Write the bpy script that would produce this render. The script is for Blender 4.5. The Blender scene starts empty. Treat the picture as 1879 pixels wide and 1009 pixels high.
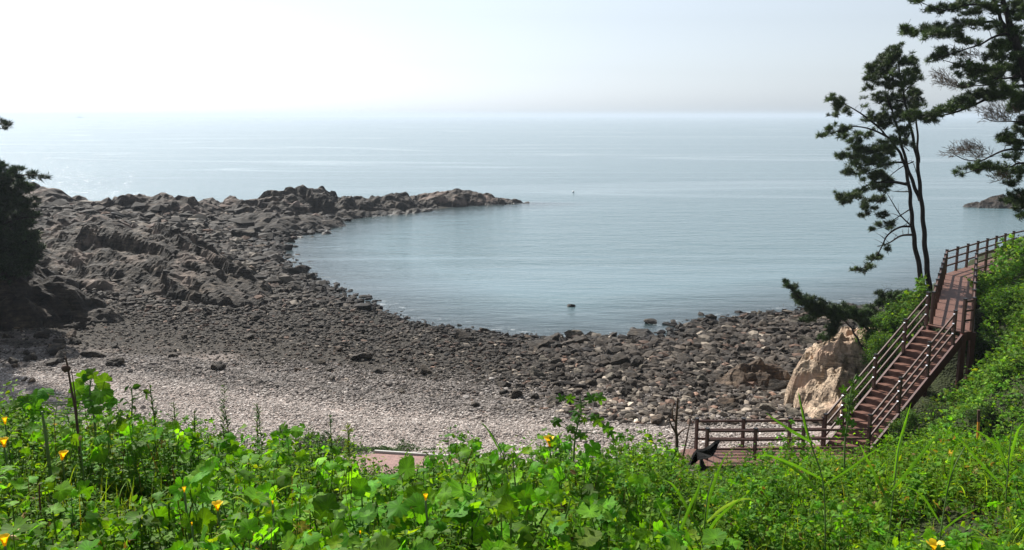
import bpy, bmesh, math, random
import numpy as np
from mathutils import Vector, Matrix
random.seed(7)
RNG = np.random.default_rng(7)
SC = bpy.context.scene
COL = SC.collection
R = math.radians

# ------------------------------------------------------------------ camera
CAM_Z, PITCH, FPX = 13.0, R(10.2), 1627.0          # photograph's own pixel grid: 1879 x 1009
cam_d = bpy.data.cameras.new('camera'); cam = bpy.data.objects.new('camera', cam_d); COL.objects.link(cam)
cam_d.sensor_width = 36.0; cam_d.lens = 36.0 * FPX / 1879.0
cam_d.clip_start = 0.05; cam_d.clip_end = 20000
cam.location = (0, 0, CAM_Z); cam.rotation_euler = (R(90) - PITCH, 0, 0)
SC.camera = cam

# ------------------------------------------------------------------ world, sun, exposure
SUN_EL, SUN_AZ = 43.0, -36.0                        # azimuth measured from +Y, negative to the left
SUN_STR, SKY_STR, EXPO = 5.0, 0.072, 0.83
w = bpy.data.worlds.new('World'); SC.world = w; w.use_nodes = True
nt = w.node_tree; bg = nt.nodes['Background']
sky = nt.nodes.new('ShaderNodeTexSky'); sky.sky_type = 'NISHITA'; sky.sun_disc = False
sky.sun_elevation = R(SUN_EL); sky.sun_rotation = R(SUN_AZ)
sky.air_density = 1.1; sky.dust_density = 1.0; sky.ozone_density = 1.0; sky.altitude = 0
hsv = nt.nodes.new('ShaderNodeHueSaturation'); hsv.inputs['Saturation'].default_value = .2; nt.links.new(sky.outputs[0], hsv.inputs['Color'])
tn = nt.nodes.new('ShaderNodeMix'); tn.data_type = 'RGBA'; tn.blend_type = 'MULTIPLY'; tn.inputs[0].default_value = 1; tn.inputs[7].default_value = (.88, .97, 1.08, 1)
nt.links.new(hsv.outputs[0], tn.inputs[6]); nt.links.new(tn.outputs[2], bg.inputs[0]); bg.inputs[1].default_value = SKY_STR
sd_ = bpy.data.lights.new('sun', 'SUN'); sd_.energy = SUN_STR; sd_.angle = R(0.5); sd_.color = (1.0, 0.955, 0.88)
sun = bpy.data.objects.new('sun', sd_); COL.objects.link(sun)
az, el = R(SUN_AZ), R(SUN_EL)
SUND = Vector((math.sin(az) * math.cos(el), math.cos(az) * math.cos(el), math.sin(el)))
sun.rotation_euler = SUND.to_track_quat('Z', 'Y').to_euler()
SC.view_settings.view_transform = 'Standard'; SC.view_settings.look = 'None'
SC.view_settings.exposure = EXPO; SC.view_settings.gamma = 1.0
SC.cycles.max_bounces = 7; SC.cycles.diffuse_bounces = 3; SC.cycles.glossy_bounces = 3
SC.cycles.transmission_bounces = 4; SC.cycles.transparent_max_bounces = 12; SC.cycles.volume_bounces = 1
SC.cycles.caustics_reflective = False; SC.cycles.caustics_refractive = False
SC.cycles.sample_clamp_indirect = 6.0

# ------------------------------------------------------------------ pixel -> place
CP, SP = math.cos(PITCH), math.sin(PITCH)
def ray(px, py):
    u = (px - 939.5) / FPX; v = (504.5 - py) / FPX
    return np.array([u, CP + v * SP, -SP + v * CP])
def P(px, py, y):                     # the point seen there, y metres ahead
    d = ray(px, py); t = y / d[1]
    return np.array([d[0] * t, y, CAM_Z + d[2] * t])
def G(px, py, z=0.0):                 # the point seen there, on level z
    d = ray(px, py); t = (z - CAM_Z) / d[2]
    return np.array([d[0] * t, d[1] * t, z])

# ------------------------------------------------------------------ numpy noise
def _h(ix, iy, iz, s):
    n = (ix.astype(np.int64) * 374761393 + iy.astype(np.int64) * 668265263 + iz.astype(np.int64) * 2147483647 + s * 974634777) & 0xffffffff
    n = ((n ^ (n >> 13)) * 1274126177) & 0xffffffff
    n = ((n ^ (n >> 16)) * 2246822519) & 0xffffffff
    n = n ^ (n >> 15)
    return (n & 0xffffff) / float(0xffffff)
def vnoise(x, y, z=None, s=0):
    x = np.asarray(x, float); y = np.asarray(y, float); z = np.zeros_like(x) if z is None else np.asarray(z, float)
    ix, iy, iz = np.floor(x), np.floor(y), np.floor(z)
    fx, fy, fz = x - ix, y - iy, z - iz
    fx, fy, fz = [f * f * (3 - 2 * f) for f in (fx, fy, fz)]
    r = 0
    for dx in (0, 1):
        for dy in (0, 1):
            for dz in (0, 1):
                wt = (fx if dx else 1 - fx) * (fy if dy else 1 - fy) * (fz if dz else 1 - fz)
                r = r + wt * _h(ix + dx, iy + dy, iz + dz, s)
    return r * 2 - 1
def fbm(x, y, z=None, s=0, o=4):
    z = np.zeros_like(np.asarray(x, float)) if z is None else z
    a, r, f = 1.0, 0, 1.0
    for k in range(o):
        r = r + a * vnoise(x * f, y * f, z * f, s + k * 17); a *= .5; f *= 2.03
    return r
def facet(x, y, z=None, s=0, tilt=.8):
    """blocky cells, each a tilted plane"""
    x = np.asarray(x, float); y = np.asarray(y, float)
    three = z is not None
    z = np.zeros_like(x) if z is None else z
    ix, iy, iz = np.floor(x), np.floor(y), np.floor(z)
    best = np.full(x.shape, 1e9); val = np.zeros(x.shape); sec = np.full(x.shape, 1e9)
    for dx in (-1, 0, 1):
        for dy in (-1, 0, 1):
            for dz in ((-1, 0, 1) if three else (0,)):
                jx, jy, jz = ix + dx, iy + dy, iz + dz
                cx = jx + _h(jx, jy, jz, s + 1); cy = jy + _h(jx, jy, jz, s + 2); cz = (jz + _h(jx, jy, jz, s + 3)) if three else 0
                d = (x - cx) ** 2 + (y - cy) ** 2 + ((z - cz) ** 2 if three else 0)
                v = (_h(jx, jy, jz, s + 4) - .5) + tilt * ((_h(jx, jy, jz, s + 5) - .5) * (x - cx) + (_h(jx, jy, jz, s + 6) - .5) * (y - cy) + ((_h(jx, jy, jz, s + 7) - .5) * (z - cz) if three else 0)) * 2
                m = d < best
                sec = np.where(m, best, np.minimum(sec, d))
                val = np.where(m, v, val); best = np.where(m, d, best)
    edge = np.sqrt(sec) - np.sqrt(best)
    return val - .35 * np.clip(1 - edge / .12, 0, 1)
def sstep(a, b, x):
    t = np.clip((x - a) / (b - a), 0, 1); return t * t * (3 - 2 * t)
def pl_dist(x, y, pts, closed=False):
    """distance to polyline, index+fraction of nearest point"""
    pts = np.asarray(pts, float); n = len(pts); best = np.full(x.shape, 1e9); par = np.zeros(x.shape)
    for i in range(n if closed else n - 1):
        a = pts[i]; b = pts[(i + 1) % n]; ab = b - a
        t = np.clip(((x - a[0]) * ab[0] + (y - a[1]) * ab[1]) / max(ab @ ab, 1e-9), 0, 1)
        d = np.hypot(x - a[0] - t * ab[0], y - a[1] - t * ab[1])
        m = d < best; best = np.where(m, d, best); par = np.where(m, i + t, par)
    return best, par
def inside(x, y, pts):
    r = np.zeros(x.shape, bool); n = len(pts)
    for i in range(n):
        x0, y0 = pts[i][:2]; x1, y1 = pts[(i + 1) % n][:2]
        if y0 == y1: continue
        c = ((y0 > y) != (y1 > y)) & (x < (x1 - x0) * (y - y0) / (y1 - y0) + x0)
        r ^= c
    return r

# ------------------------------------------------------------------ mesh helpers
def mesh_np(name, V, F, smooth=False):
    V = np.asarray(V, np.float32); F = np.asarray(F, np.int32); k = F.shape[1]
    me = bpy.data.meshes.new(name)
    me.vertices.add(len(V)); me.vertices.foreach_set('co', V.ravel())
    me.loops.add(F.size); me.loops.foreach_set('vertex_index', F.ravel())
    me.polygons.add(len(F)); me.polygons.foreach_set('loop_start', np.arange(0, F.size, k, dtype=np.int32))
    me.update(calc_edges=True)
    me.polygons.foreach_set('use_smooth', np.full(len(F), smooth))
    return me
def set_col(me, name, C):
    C = np.asarray(C, np.float32)
    if C.shape[1] == 3: C = np.hstack([C, np.ones((len(C), 1), np.float32)])
    a = me.color_attributes.new(name, 'FLOAT_COLOR', 'POINT'); a.data.foreach_set('color', C.ravel())
def tag(o, label=None, cat=None, group=None, kind=None):
    if label: o['label'] = label
    if cat: o['category'] = cat
    if group: o['group'] = group
    if kind: o['kind'] = kind
    return o
def link(name, me, mat=None, parent=None, loc=None):
    o = bpy.data.objects.new(name, me); COL.objects.link(o)
    if mat is not None:
        me.materials.clear(); me.materials.append(mat)
    if parent is not None: o.parent = parent
    if loc is not None: o.location = loc
    return o
def empty(name, loc, label, cat, group=None):
    o = bpy.data.objects.new(name, None); COL.objects.link(o); o.location = loc; o.empty_display_size = .3
    return tag(o, label, cat, group)
class MB:
    """collects solids in world coordinates, linked as ONE mesh; origin given at build"""
    def __init__(s): s.V = []; s.F = []; s.n = 0
    def add(s, V, F):
        V = np.asarray(V, float); s.V.append(V)
        for f in F: s.F.append([i + s.n for i in f])
        s.n += len(V); return s
    def bar(s, a, b, wd, ht, up=(0, 0, 1), ch=0.0):
        """box of width wd, height ht along a->b (centre line), optionally chamfered along its length"""
        a = np.asarray(a, float); b = np.asarray(b, float); d = b - a; L = np.linalg.norm(d); d /= L
        up = np.asarray(up, float); r = np.cross(d, up)
        if np.linalg.norm(r) < 1e-4: r = np.cross(d, (0, 1, 0))
        r /= np.linalg.norm(r); u = np.cross(r, d)
        if ch > 0:
            x, y = wd / 2, ht / 2
            pr = [(-x + ch, -y), (x - ch, -y), (x, -y + ch), (x, y - ch), (x - ch, y), (-x + ch, y), (-x, y - ch), (-x, -y + ch)]
        else: pr = [(-wd / 2, -ht / 2), (wd / 2, -ht / 2), (wd / 2, ht / 2), (-wd / 2, ht / 2)]
        n = len(pr)
        V = [a + r * p + u * q for p, q in pr] + [b + r * p + u * q for p, q in pr]
        F = [[i, (i + 1) % n, n + (i + 1) % n, n + i] for i in range(n)] + [list(range(n))[::-1], [n + i for i in range(n)]]
        return s.add(V, F)
    def tube(s, pts, rad, n=7, cap=True):
        pts = np.asarray(pts, float); m = len(pts); rad = np.broadcast_to(np.asarray(rad, float), (m,))
        V = []; pu = np.array([.31, .95, .05])
        for i in range(m):
            d = pts[min(i + 1, m - 1)] - pts[max(i - 1, 0)]; d = d / (np.linalg.norm(d) + 1e-9)
            r = np.cross(d, pu); r /= (np.linalg.norm(r) + 1e-9); pu = np.cross(r, d)
            for k in range(n):
                t = 2 * math.pi * k / n
                V.append(pts[i] + rad[i] * (math.cos(t) * r + math.sin(t) * pu))
        F = [[i * n + k, i * n + (k + 1) % n, (i + 1) * n + (k + 1) % n, (i + 1) * n + k] for i in range(m - 1) for k in range(n)]
        if cap: F += [list(range(n))[::-1], [(m - 1) * n + k for k in range(n)]]
        return s.add(V, F)
    def build(s, name, mat, parent=None, origin=None, smooth=False):
        V = np.vstack(s.V)
        par = np.array(parent_world(parent)) if parent is not None else np.zeros(3)
        org = par if parent is not None else (np.asarray(origin, float) if origin is not None else np.zeros(3))
        me = bpy.data.meshes.new(name); me.from_pydata((V - org).tolist(), [], s.F); me.update()
        bm = bmesh.new(); bm.from_mesh(me); bmesh.ops.recalc_face_normals(bm, faces=bm.faces); bm.to_mesh(me); bm.free()
        if smooth: me.polygons.foreach_set('use_smooth', np.full(len(me.polygons), True))
        o = link(name, me, mat, parent)
        if parent is None: o.location = org
        return o
def parent_world(o):
    v = Vector((0, 0, 0))
    while o is not None: v += o.location; o = o.parent
    return v
def spline(pts, k=5):
    """Catmull-Rom"""
    p = np.asarray(pts, float)
    if len(p) < 3: return np.array([p[0] + (p[-1] - p[0]) * t for t in np.linspace(0, 1, k + 1)])
    q = np.vstack([2 * p[0] - p[1], p, 2 * p[-1] - p[-2]]); out = []
    for i in range(1, len(q) - 2):
        a, b, c, d = q[i - 1:i + 3]
        for t in np.arange(0, 1, 1 / k):
            out.append(.5 * ((2 * b) + (c - a) * t + (2 * a - 5 * b + 4 * c - d) * t * t + (3 * b - a - 3 * c + d) * t ** 3))
    out.append(p[-1]); return np.array(out)

def rotmats(yaw, tilt, tdir):
    """tilt by `tilt` towards heading tdir, after spinning by yaw"""
    n = len(yaw); c, s = np.cos(yaw), np.sin(yaw); Z = np.zeros(n); O = np.ones(n)
    A = np.stack([np.stack([c, -s, Z], 1), np.stack([s, c, Z], 1), np.stack([Z, Z, O], 1)], 1)
    ax = np.stack([-np.sin(tdir), np.cos(tdir), Z], 1); ct, st = np.cos(tilt), np.sin(tilt)
    x, y, z = ax.T; t = 1 - ct
    B = np.stack([np.stack([t * x * x + ct, t * x * y - st * z, t * x * z + st * y], 1),
                  np.stack([t * x * y + st * z, t * y * y + ct, t * y * z - st * x], 1),
                  np.stack([t * x * z - st * y, t * y * z + st * x, t * z * z + ct], 1)], 1)
    return np.einsum('nij,njk->nik', B, A)
def swarm(name, temps, pos, rot, scl, col, mat, smooth=False, parent=None, tid=None, tvar=None):
    """many small shapes as one mesh. temps: list of (V, tris[, shade])"""
    n = len(pos); tid = RNG.integers(0, len(temps), n) if tid is None else tid
    scl = np.asarray(scl, float)
    if scl.ndim == 1: scl = np.repeat(scl[:, None], 3, 1)
    VV, FF, CC, off = [], [], [], 0
    for k, tp in enumerate(temps):
        m = np.where(tid == k)[0]
        if len(m) == 0: continue
        V0 = np.asarray(tp[0], float); F0 = np.asarray(tp[1], int)
        V = V0[None] * scl[m][:, None, :]
        V = np.einsum('nij,nvj->nvi', rot[m], V) + pos[m][:, None, :]
        F = F0[None] + (np.arange(len(m)) * len(V0))[:, None, None] + off
        off += len(m) * len(V0)
        c = np.repeat(col[m][:, None, :], len(V0), 1)
        if len(tp) > 2: c = c * np.asarray(tp[2])[None, :, :]
        VV.append(V.reshape(-1, 3)); FF.append(F.reshape(-1, 3)); CC.append(c.reshape(-1, 3))
    V = np.vstack(VV); org = np.zeros(3)
    if parent is not None: V = V - np.array(parent_world(parent))
    me = mesh_np(name, V, np.vstack(FF), smooth); set_col(me, 'tint', np.vstack(CC))
    return link(name, me, mat, parent)

# ------------------------------------------------------------------ materials
def newmat(name):
    m = bpy.data.materials.new(name); m.use_nodes = True; t = m.node_tree
    b = t.nodes['Principled BSDF']; return m, t, b
def N(t, typ, **kw):
    n = t.nodes.new(typ)
    for k, v in kw.items():
        if k.startswith('i_'):
            key = k[2:]
            n.inputs[int(key) if key.isdigit() else key.replace('_', ' ')].default_value = v
        else: setattr(n, k, v)
    return n
def ramp(t, stops):
    r = t.nodes.new('ShaderNodeValToRGB'); e = r.color_ramp.elements
    while len(e) < len(stops): e.new(.5)
    for i, (p, c) in enumerate(stops): e[i].position = p; e[i].color = (*c, 1) if len(c) == 3 else c
    return r
def noise(t, scale, detail=5, rough=.6, vec=None, dist=0.0):
    n = N(t, 'ShaderNodeTexNoise'); n.inputs['Scale'].default_value = scale; n.inputs['Detail'].default_value = detail
    n.inputs['Roughness'].default_value = rough; n.inputs['Distortion'].default_value = dist
    if vec is not None: t.links.new(vec, n.inputs['Vector'])
    return n
def mix(t, fac, a, b, mode='MIX'):
    n = N(t, 'ShaderNodeMix', data_type='RGBA', blend_type=mode)
    for k, v in ((0, fac), (6, a), (7, b)):
        if hasattr(v, 'links') or hasattr(v, 'is_output'): t.links.new(v, n.inputs[k])
        else: n.inputs[k].default_value = v if k == 0 else ((*v, 1) if len(v) == 3 else v)
    return n.outputs[2]
def math_(t, op, a, b=0.0, clamp=False):
    n = N(t, 'ShaderNodeMath', operation=op, use_clamp=clamp)
    for k, v in ((0, a), (1, b)):
        if hasattr(v, 'is_output'): t.links.new(v, n.inputs[k])
        else: n.inputs[k].default_value = v
    return n.outputs[0]
def bump(t, b, height, strength=.5, dist=.05):
    n = N(t, 'ShaderNodeBump'); n.inputs['Strength'].default_value = strength; n.inputs['Distance'].default_value = dist
    t.links.new(height, n.inputs['Height']); t.links.new(n.outputs[0], b.inputs['Normal']); return n
def objvec(t, scale=(1, 1, 1), rot=(0, 0, 0)):
    g = N(t, 'ShaderNodeNewGeometry'); m = N(t, 'ShaderNodeMapping')
    m.inputs['Scale'].default_value = scale; m.inputs['Rotation'].default_value = rot
    t.links.new(g.outputs['Position'], m.inputs['Vector']); return m.outputs[0]

def rock_mat(name, c0, c1, c2, rough=.75, vein=None, scale=1.0, dark_low=True, rot=(.5, .3, .2), bst=.9):
    m, t, b = newmat(name); v = objvec(t)
    n1 = noise(t, .7 * scale, 8, .68, v); n2 = noise(t, 5 * scale, 6, .7, v)
    vs = objvec(t, (.35, 1.2, 4.5), rot); n3 = noise(t, 1.6 * scale, 7, .7, vs, .4)
    r = ramp(t, [(.33, c0), (.52, c1), (.68, c2)]); t.links.new(n1.outputs[0], r.inputs[0])
    r2 = ramp(t, [(.36, (.30, .29, .28)), (.64, (1.3, 1.25, 1.18))]); t.links.new(n3.outputs[0], r2.inputs[0])
    c = mix(t, 1.0, r.outputs[0], r2.outputs[0], 'MULTIPLY')
    r3 = ramp(t, [(.32, (.48, .47, .46)), (.68, (1.3, 1.26, 1.2))]); t.links.new(n2.outputs[0], r3.inputs[0])
    c = mix(t, 1.0, c, r3.outputs[0], 'MULTIPLY')
    if vein:
        n4 = noise(t, .33 * scale, 5, .6, v); r4 = ramp(t, [(.52, (0, 0, 0)), (.62, (1, 1, 1))]); t.links.new(n4.outputs[0], r4.inputs[0])
        f = math_(t, 'MULTIPLY', r4.outputs[0], .75); c = mix(t, f, c, vein)
    if dark_low:   # weed and wet band near the tide line
        g = N(t, 'ShaderNodeNewGeometry'); sx = N(t, 'ShaderNodeSeparateXYZ'); t.links.new(g.outputs['Position'], sx.inputs[0])
        z = math_(t, 'ADD', sx.outputs[2], math_(t, 'MULTIPLY', n1.outputs[0], .5))
        f = N(t, 'ShaderNodeMapRange'); f.inputs[1].default_value = .25; f.inputs[2].default_value = .75; f.inputs[3].default_value = .75; f.inputs[4].default_value = 0
        t.links.new(z, f.inputs[0]); c = mix(t, f.outputs[0], c, (.022, .02, .017))
        fr = N(t, 'ShaderNodeMapRange'); fr.inputs[1].default_value = .2; fr.inputs[2].default_value = .8; fr.inputs[3].default_value = .35; fr.inputs[4].default_value = rough
        t.links.new(z, fr.inputs[0]); t.links.new(fr.outputs[0], b.inputs['Roughness'])
    else: b.inputs['Roughness'].default_value = rough
    b.inputs['Specular IOR Level'].default_value = .2
    t.links.new(c, b.inputs['Base Color'])
    hsum = math_(t, 'ADD', math_(t, 'MULTIPLY', n3.outputs[0], 1.0), math_(t, 'MULTIPLY', n2.outputs[0], .5))
    bump(t, b, hsum, bst, .22 / scale)
    return m
def tint_mat(name, rough=.6, spec=.3, nscale=None, bumps=None, var=.25):
    m, t, b = newmat(name); a = N(t, 'ShaderNodeAttribute', attribute_name='tint'); c = a.outputs[0]
    if nscale:
        n = noise(t, nscale, 4, .65, objvec(t)); r = ramp(t, [(.3, (1 - var,) * 3), (.7, (1 + var,) * 3)]); t.links.new(n.outputs[0], r.inputs[0])
        c = mix(t, 1.0, c, r.outputs[0], 'MULTIPLY')
        if bumps: bump(t, b, n.outputs[0], .6, bumps)
    t.links.new(c, b.inputs['Base Color']); b.inputs['Roughness'].default_value = rough; b.inputs['Specular IOR Level'].default_value = spec
    return m
def leaf_mat(name, trans=.45, rough=.5, tcol=(1.5, 1.55, .55), spec=.35, nscale=30):
    """leaf blade: surface colour from the plant's own tint, light passing through turns yellower"""
    m, t, b = newmat(name); a = N(t, 'ShaderNodeAttribute', attribute_name='tint')
    n = noise(t, nscale, 3, .6, objvec(t)); r = ramp(t, [(.3, (.78, .8, .75)), (.7, (1.2, 1.18, 1.1))]); t.links.new(n.outputs[0], r.inputs[0])
    c = mix(t, 1.0, a.outputs[0], r.outputs[0], 'MULTIPLY')
    t.links.new(c, b.inputs['Base Color']); b.inputs['Roughness'].default_value = rough; b.inputs['Specular IOR Level'].default_value = spec
    tr = N(t, 'ShaderNodeBsdfTranslucent'); ct = mix(t, 1.0, c, tcol, 'MULTIPLY'); t.links.new(ct, tr.inputs[0])
    ms = N(t, 'ShaderNodeMixShader'); ms.inputs[0].default_value = trans
    t.links.new(b.outputs[0], ms.inputs[1]); t.links.new(tr.outputs[0], ms.inputs[2])
    t.links.new(ms.outputs[0], t.nodes['Material Output'].inputs[0]); return m
def plain(name, col, rough=.6, metal=0, nscale=8, var=.25, bmp=None, stretch=(1, 1, 1), spec=.4):
    m, t, b = newmat(name); n = noise(t, nscale, 5, .65, objvec(t, stretch))
    r = ramp(t, [(.3, tuple(x * (1 - var) for x in col)), (.7, tuple(x * (1 + var) for x in col))]); t.links.new(n.outputs[0], r.inputs[0])
    t.links.new(r.outputs[0], b.inputs['Base Color']); b.inputs['Roughness'].default_value = rough; b.inputs['Metallic'].default_value = metal
    b.inputs['Specular IOR Level'].default_value = spec
    if bmp: bump(t, b, n.outputs[0], .5, bmp)
    return m
M = {}
M['dark_rock'] = rock_mat('dark_rock', (.017, .014, .0115), (.044, .035, .028), (.10, .080, .063))
M['pink_rock'] = rock_mat('pink_rock', (.022, .018, .015), (.058, .045, .036), (.14, .105, .084), vein=(.22, .16, .13))
M['slab_rock'] = rock_mat('slab_rock', (.018, .015, .0125), (.058, .048, .039), (.18, .148, .12), vein=(.23, .175, .14), rot=(.9, .35, .5))
M['tan_rock'] = rock_mat('tan_rock', (.22, .17, .13), (.46, .37, .285), (.68, .58, .47), vein=(.46, .31, .22), scale=1.6, dark_low=False, rot=(1.1, .35, .6), bst=.55)
M['brown_rock'] = rock_mat('brown_rock', (.06, .042, .03), (.12, .088, .064), (.2, .155, .12), scale=1.5, dark_low=False)
M['boulder'] = rock_mat('boulder', (.021, .0175, .014), (.052, .042, .033), (.13, .106, .082), scale=2.0, rot=(.3, .6, .9))
M['boulder_pale'] = rock_mat('boulder_pale', (.10, .092, .08), (.17, .155, .13), (.26, .235, .2), scale=2.0, dark_low=False)
M['stones'] = tint_mat('beach_stones', .78, .18, 9, .03)
M['leaf'] = leaf_mat('leaf_blade', .56, .62, (1.7, 1.6, .35), .16); M['small_leaf'] = leaf_mat('small_leaf', .48, .6, (1.6, 1.5, .4), .12)
M['needle'] = leaf_mat('pine_needle', .12, .6, (1.2, 1.3, .6), .25, 3)
M['bark'] = plain('pine_bark', (.022, .017, .015), .9, 0, 9, .5, .05, (1, 1, .25), .15)
M['twig'] = plain('dead_twig', (.16, .12, .095), .9, 0, 6, .3, None)
M['wood'] = plain('brown_timber', (.095, .048, .038), .5, 0, 7, .28, .004, (1, 1, .3), .45)
M['deck'] = plain('deck_board', (.135, .066, .048), .6, 0, 5, .22, .004, (1, 1, 1), .35)
M['steel'] = plain('steel_stringer', (.075, .024, .02), .5, 0, 3, .3, None)
M['cap'] = plain('post_cap', (.02, .018, .018), .4, 0, 3, .2, None)
M['bracket'] = plain('zinc_bracket', (.38, .40, .44), .4, .7, 20, .1, None)
M['petal'] = leaf_mat('yellow_petal', .45, .5, (1.2, 1.05, .5), .3, 40)
M['black_cloth'] = plain('black_plastic', (.006, .006, .006), .8, 0, 30, .3, .004, (1, 1, 1), .08)
M['white_stone'] = plain('white_kerb', (.46, .44, .41), .6, 0, 12, .12, .003)

# ------------------------------------------------------------------ the lie of the land
SHORE_IN = [G(px, py)[:2] for px, py in [(965, 370.5), (905, 375), (850, 377), (800, 384), (760, 389), (700, 393), (640, 399), (600, 409), (560, 425), (525, 437), (496, 453), (512, 474), (545, 502), (582, 520), (615, 540), (668, 558), (712, 574), (765, 594), (850, 604), (905, 612), (1000, 624), (1060, 618), (1120, 622), (1200, 624), (1238, 622), (1252, 600), (1300, 592), (1390, 582), (1480, 572), (1560, 562)]]
SHORE_IN = [np.array(p) for p in SHORE_IN]
SHORE = SHORE_IN + [np.array(p, float) for p in [(31, 64), (45, 78), (140, 95), (140, -30), (-140, -30), (-140, 118), (-75, 114), (-55, 112), (-41, 119), (-27, 130), (-12, 137)]]
XT_Y = [-30, 20, 26, 28, 31, 33, 34.5, 38, 42, 48, 56, 70, 90, 140]
XT_X = [11, 11, 11.4, 11.9, 13.6, 14.4, 13.4, 14.6, 17.6, 22.0, 29, 54, 130, 400]
WALK_Z = 5.66
wl = [G(1706, 594, WALK_Z), G(1732, 503, WALK_Z), G(1856, 463, WALK_Z), G(1960, 438, WALK_Z)]
wr = [G(1785, 607, WALK_Z), G(1790, 511, WALK_Z), G(1890, 474, WALK_Z), G(1990, 447, WALK_Z)]
WALK_C = [(a + b)[:2] / 2 for a, b in zip(wl, wr)]
CR_X = [-12, -7.5, -5.0, -3.6, -2.6, -1.6, -.9, -.3, .3, 1.1, 1.6, 2.0, 2.8, 4.5, 8]
CR_Z = [.52, .50, .44, .28, .12, -.01, -.17, -.06, .02, -.10, -.36, -.38, .12, .24, .26]
HF_Y = [-40, 0, 3.2, 5, 7, 8.2, 24, 26.2, 31]
HF_Z = [11.9, 11.45, 10.98, 10.5, 9.86, 9.2, 2.75, 2.05, -6]
def land(x, y, detail=True):
    x = np.asarray(x, float); y = np.asarray(y, float)
    sd, _ = pl_dist(x, y, SHORE, True); sd = np.where(inside(x, y, SHORE), sd, -sd)
    z = np.where(sd > 0, np.interp(sd, [0, 3, 12, 24, 60], [0, .35, 1.1, 2.05, 2.5]), np.maximum(sd * .10, -4))
    z = z + np.maximum(0, -x - 22) * .05 * sstep(2, 10, sd)
    crest = np.interp(x, CR_X, CR_Z) * sstep(2.5, 5.5, y) * (1 - sstep(8, 13, y))
    hf = np.interp(y - np.clip(-x - 12, 0, 30) * -.12, HF_Y, HF_Z) + crest
    s = x - np.interp(y, XT_Y, XT_X)
    hr = np.where(y < 32, 2.0 + .85 * s, 0); k = sstep(31, 35, y)
    hb = np.interp(s, [-3, 0, 2.6, 4.5, 8, 40], [-2, 2.0, 4.9, 5.4, 7.0, 20])
    hr = (2.0 + .86 * s) * (1 - k) + hb * k
    hr = np.minimum(hr, 14) - 3.0 * np.clip(-sd - 1, 0, 8)
    dh, ph = pl_dist(x, y, [(17.3, 31.2), (15.9, 29.4), (12.6, 27.0)]); hr = np.maximum(hr - (2.3 - .7 * ph) * np.exp(-(dh / 1.25) ** 2), np.minimum(hr, 2.35))
    dw, _ = pl_dist(x, y, WALK_C)
    m = 1 - sstep(.9, 2.3, dw)
    hr = np.where((hr > 5.25), hr * (1 - m) + 5.25 * m, hr)
    if detail:
        g = sstep(-1, 2, s) + sstep(28, 24, y) 
        hr = hr + .35 * fbm(x * .5, y * .5, s=3, o=3)
        z = z + .06 * fbm(x * .7, y * .7, s=9, o=3) * sstep(0, 3, sd) + .07 * np.sin(sd * 1.9 + 1.5 * vnoise(x * .15, y * .15, s=77)) * sstep(10, 14, sd) * (y < 50)
        hf = hf + .10 * fbm(x * .9, y * .9, s=5, o=3)
    return np.maximum(np.maximum(z, hf), hr), sd, (np.maximum(hf, hr) > z)

# inland edge of the dark stones
EDGE = [G(px, py, 1.6)[:2] for px, py in [(-300, 700), (0, 692), (150, 684), (250, 686), (400, 700), (560, 716), (700, 730), (820, 742), (930, 748), (1050, 752), (1150, 768), (1260, 776), (1480, 772), (1600, 772)]]
def zone(x, y):
    """0 at the water, 1 at the inland edge of the dark stones, >1 on the pale shingle"""
    ds, _ = pl_dist(x, y, SHORE_IN); de, par = pl_dist(x, y, EDGE)
    ex = np.interp(x, [p[0] for p in EDGE], [p[1] for p in EDGE])
    return np.where(y > ex, ds / (ds + de + 1e-6), 1 + de / 6.0)

# ground: one sheet
def axis(segs):
    out = []
    for a, b, st in segs: out += list(np.arange(a, b, st))
    out.append(segs[-1][1]); return np.array(out)
gx = axis([(-140, -60, 4), (-60, -34, .9), (-34, 26, .42), (26, 60, 1.0), (60, 140, 4)])
gy = axis([(-30, 0, 3), (0, 10, .35), (10, 24, 1.0), (24, 66, .42), (66, 130, 1.0), (130, 170, 3)])
X, Y = np.meshgrid(gx, gy); Zg, SDg, HILL = land(X, Y)
nxg, nyg = len(gx), len(gy)
idx = np.arange(nxg * nyg).reshape(nyg, nxg)
Fg = np.stack([idx[:-1, :-1], idx[:-1, 1:], idx[1:, 1:], idx[1:, :-1]], -1).reshape(-1, 4)
me = mesh_np('ground', np.stack([X, Y, Zg], -1).reshape(-1, 3), Fg, True)
zn = zone(X.ravel(), Y.ravel())
zc = np.stack([sstep(.72, 1.05, zn + .10 * fbm(X.ravel() * .5, Y.ravel() * .5, s=21, o=3)), HILL.ravel().astype(float), sstep(.9, .1, Zg.ravel())], 1)
set_col(me, 'zone', zc)
m, t, b = newmat('ground'); a = N(t, 'ShaderNodeAttribute', attribute_name='zone'); sep = N(t, 'ShaderNodeSeparateColor'); t.links.new(a.outputs[0], sep.inputs[0])
v = objvec(t)
vo = N(t, 'ShaderNodeTexVoronoi'); vo.inputs['Scale'].default_value = 11; t.links.new(v, vo.inputs['Vector'])
vsep = N(t, 'ShaderNodeSeparateColor'); t.links.new(vo.outputs['Color'], vsep.inputs[0])
rp = ramp(t, [(0, (.17, .13, .11)), (.35, (.27, .22, .195)), (.7, (.33, .28, .255)), (1, (.42, .37, .34))]); t.links.new(vsep.outputs[0], rp.inputs[0])
rd = ramp(t, [(0, (.014, .012, .010)), (.6, (.04, .034, .028)), (1, (.08, .068, .055))]); t.links.new(vsep.outputs[1], rd.inputs[0])
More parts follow.
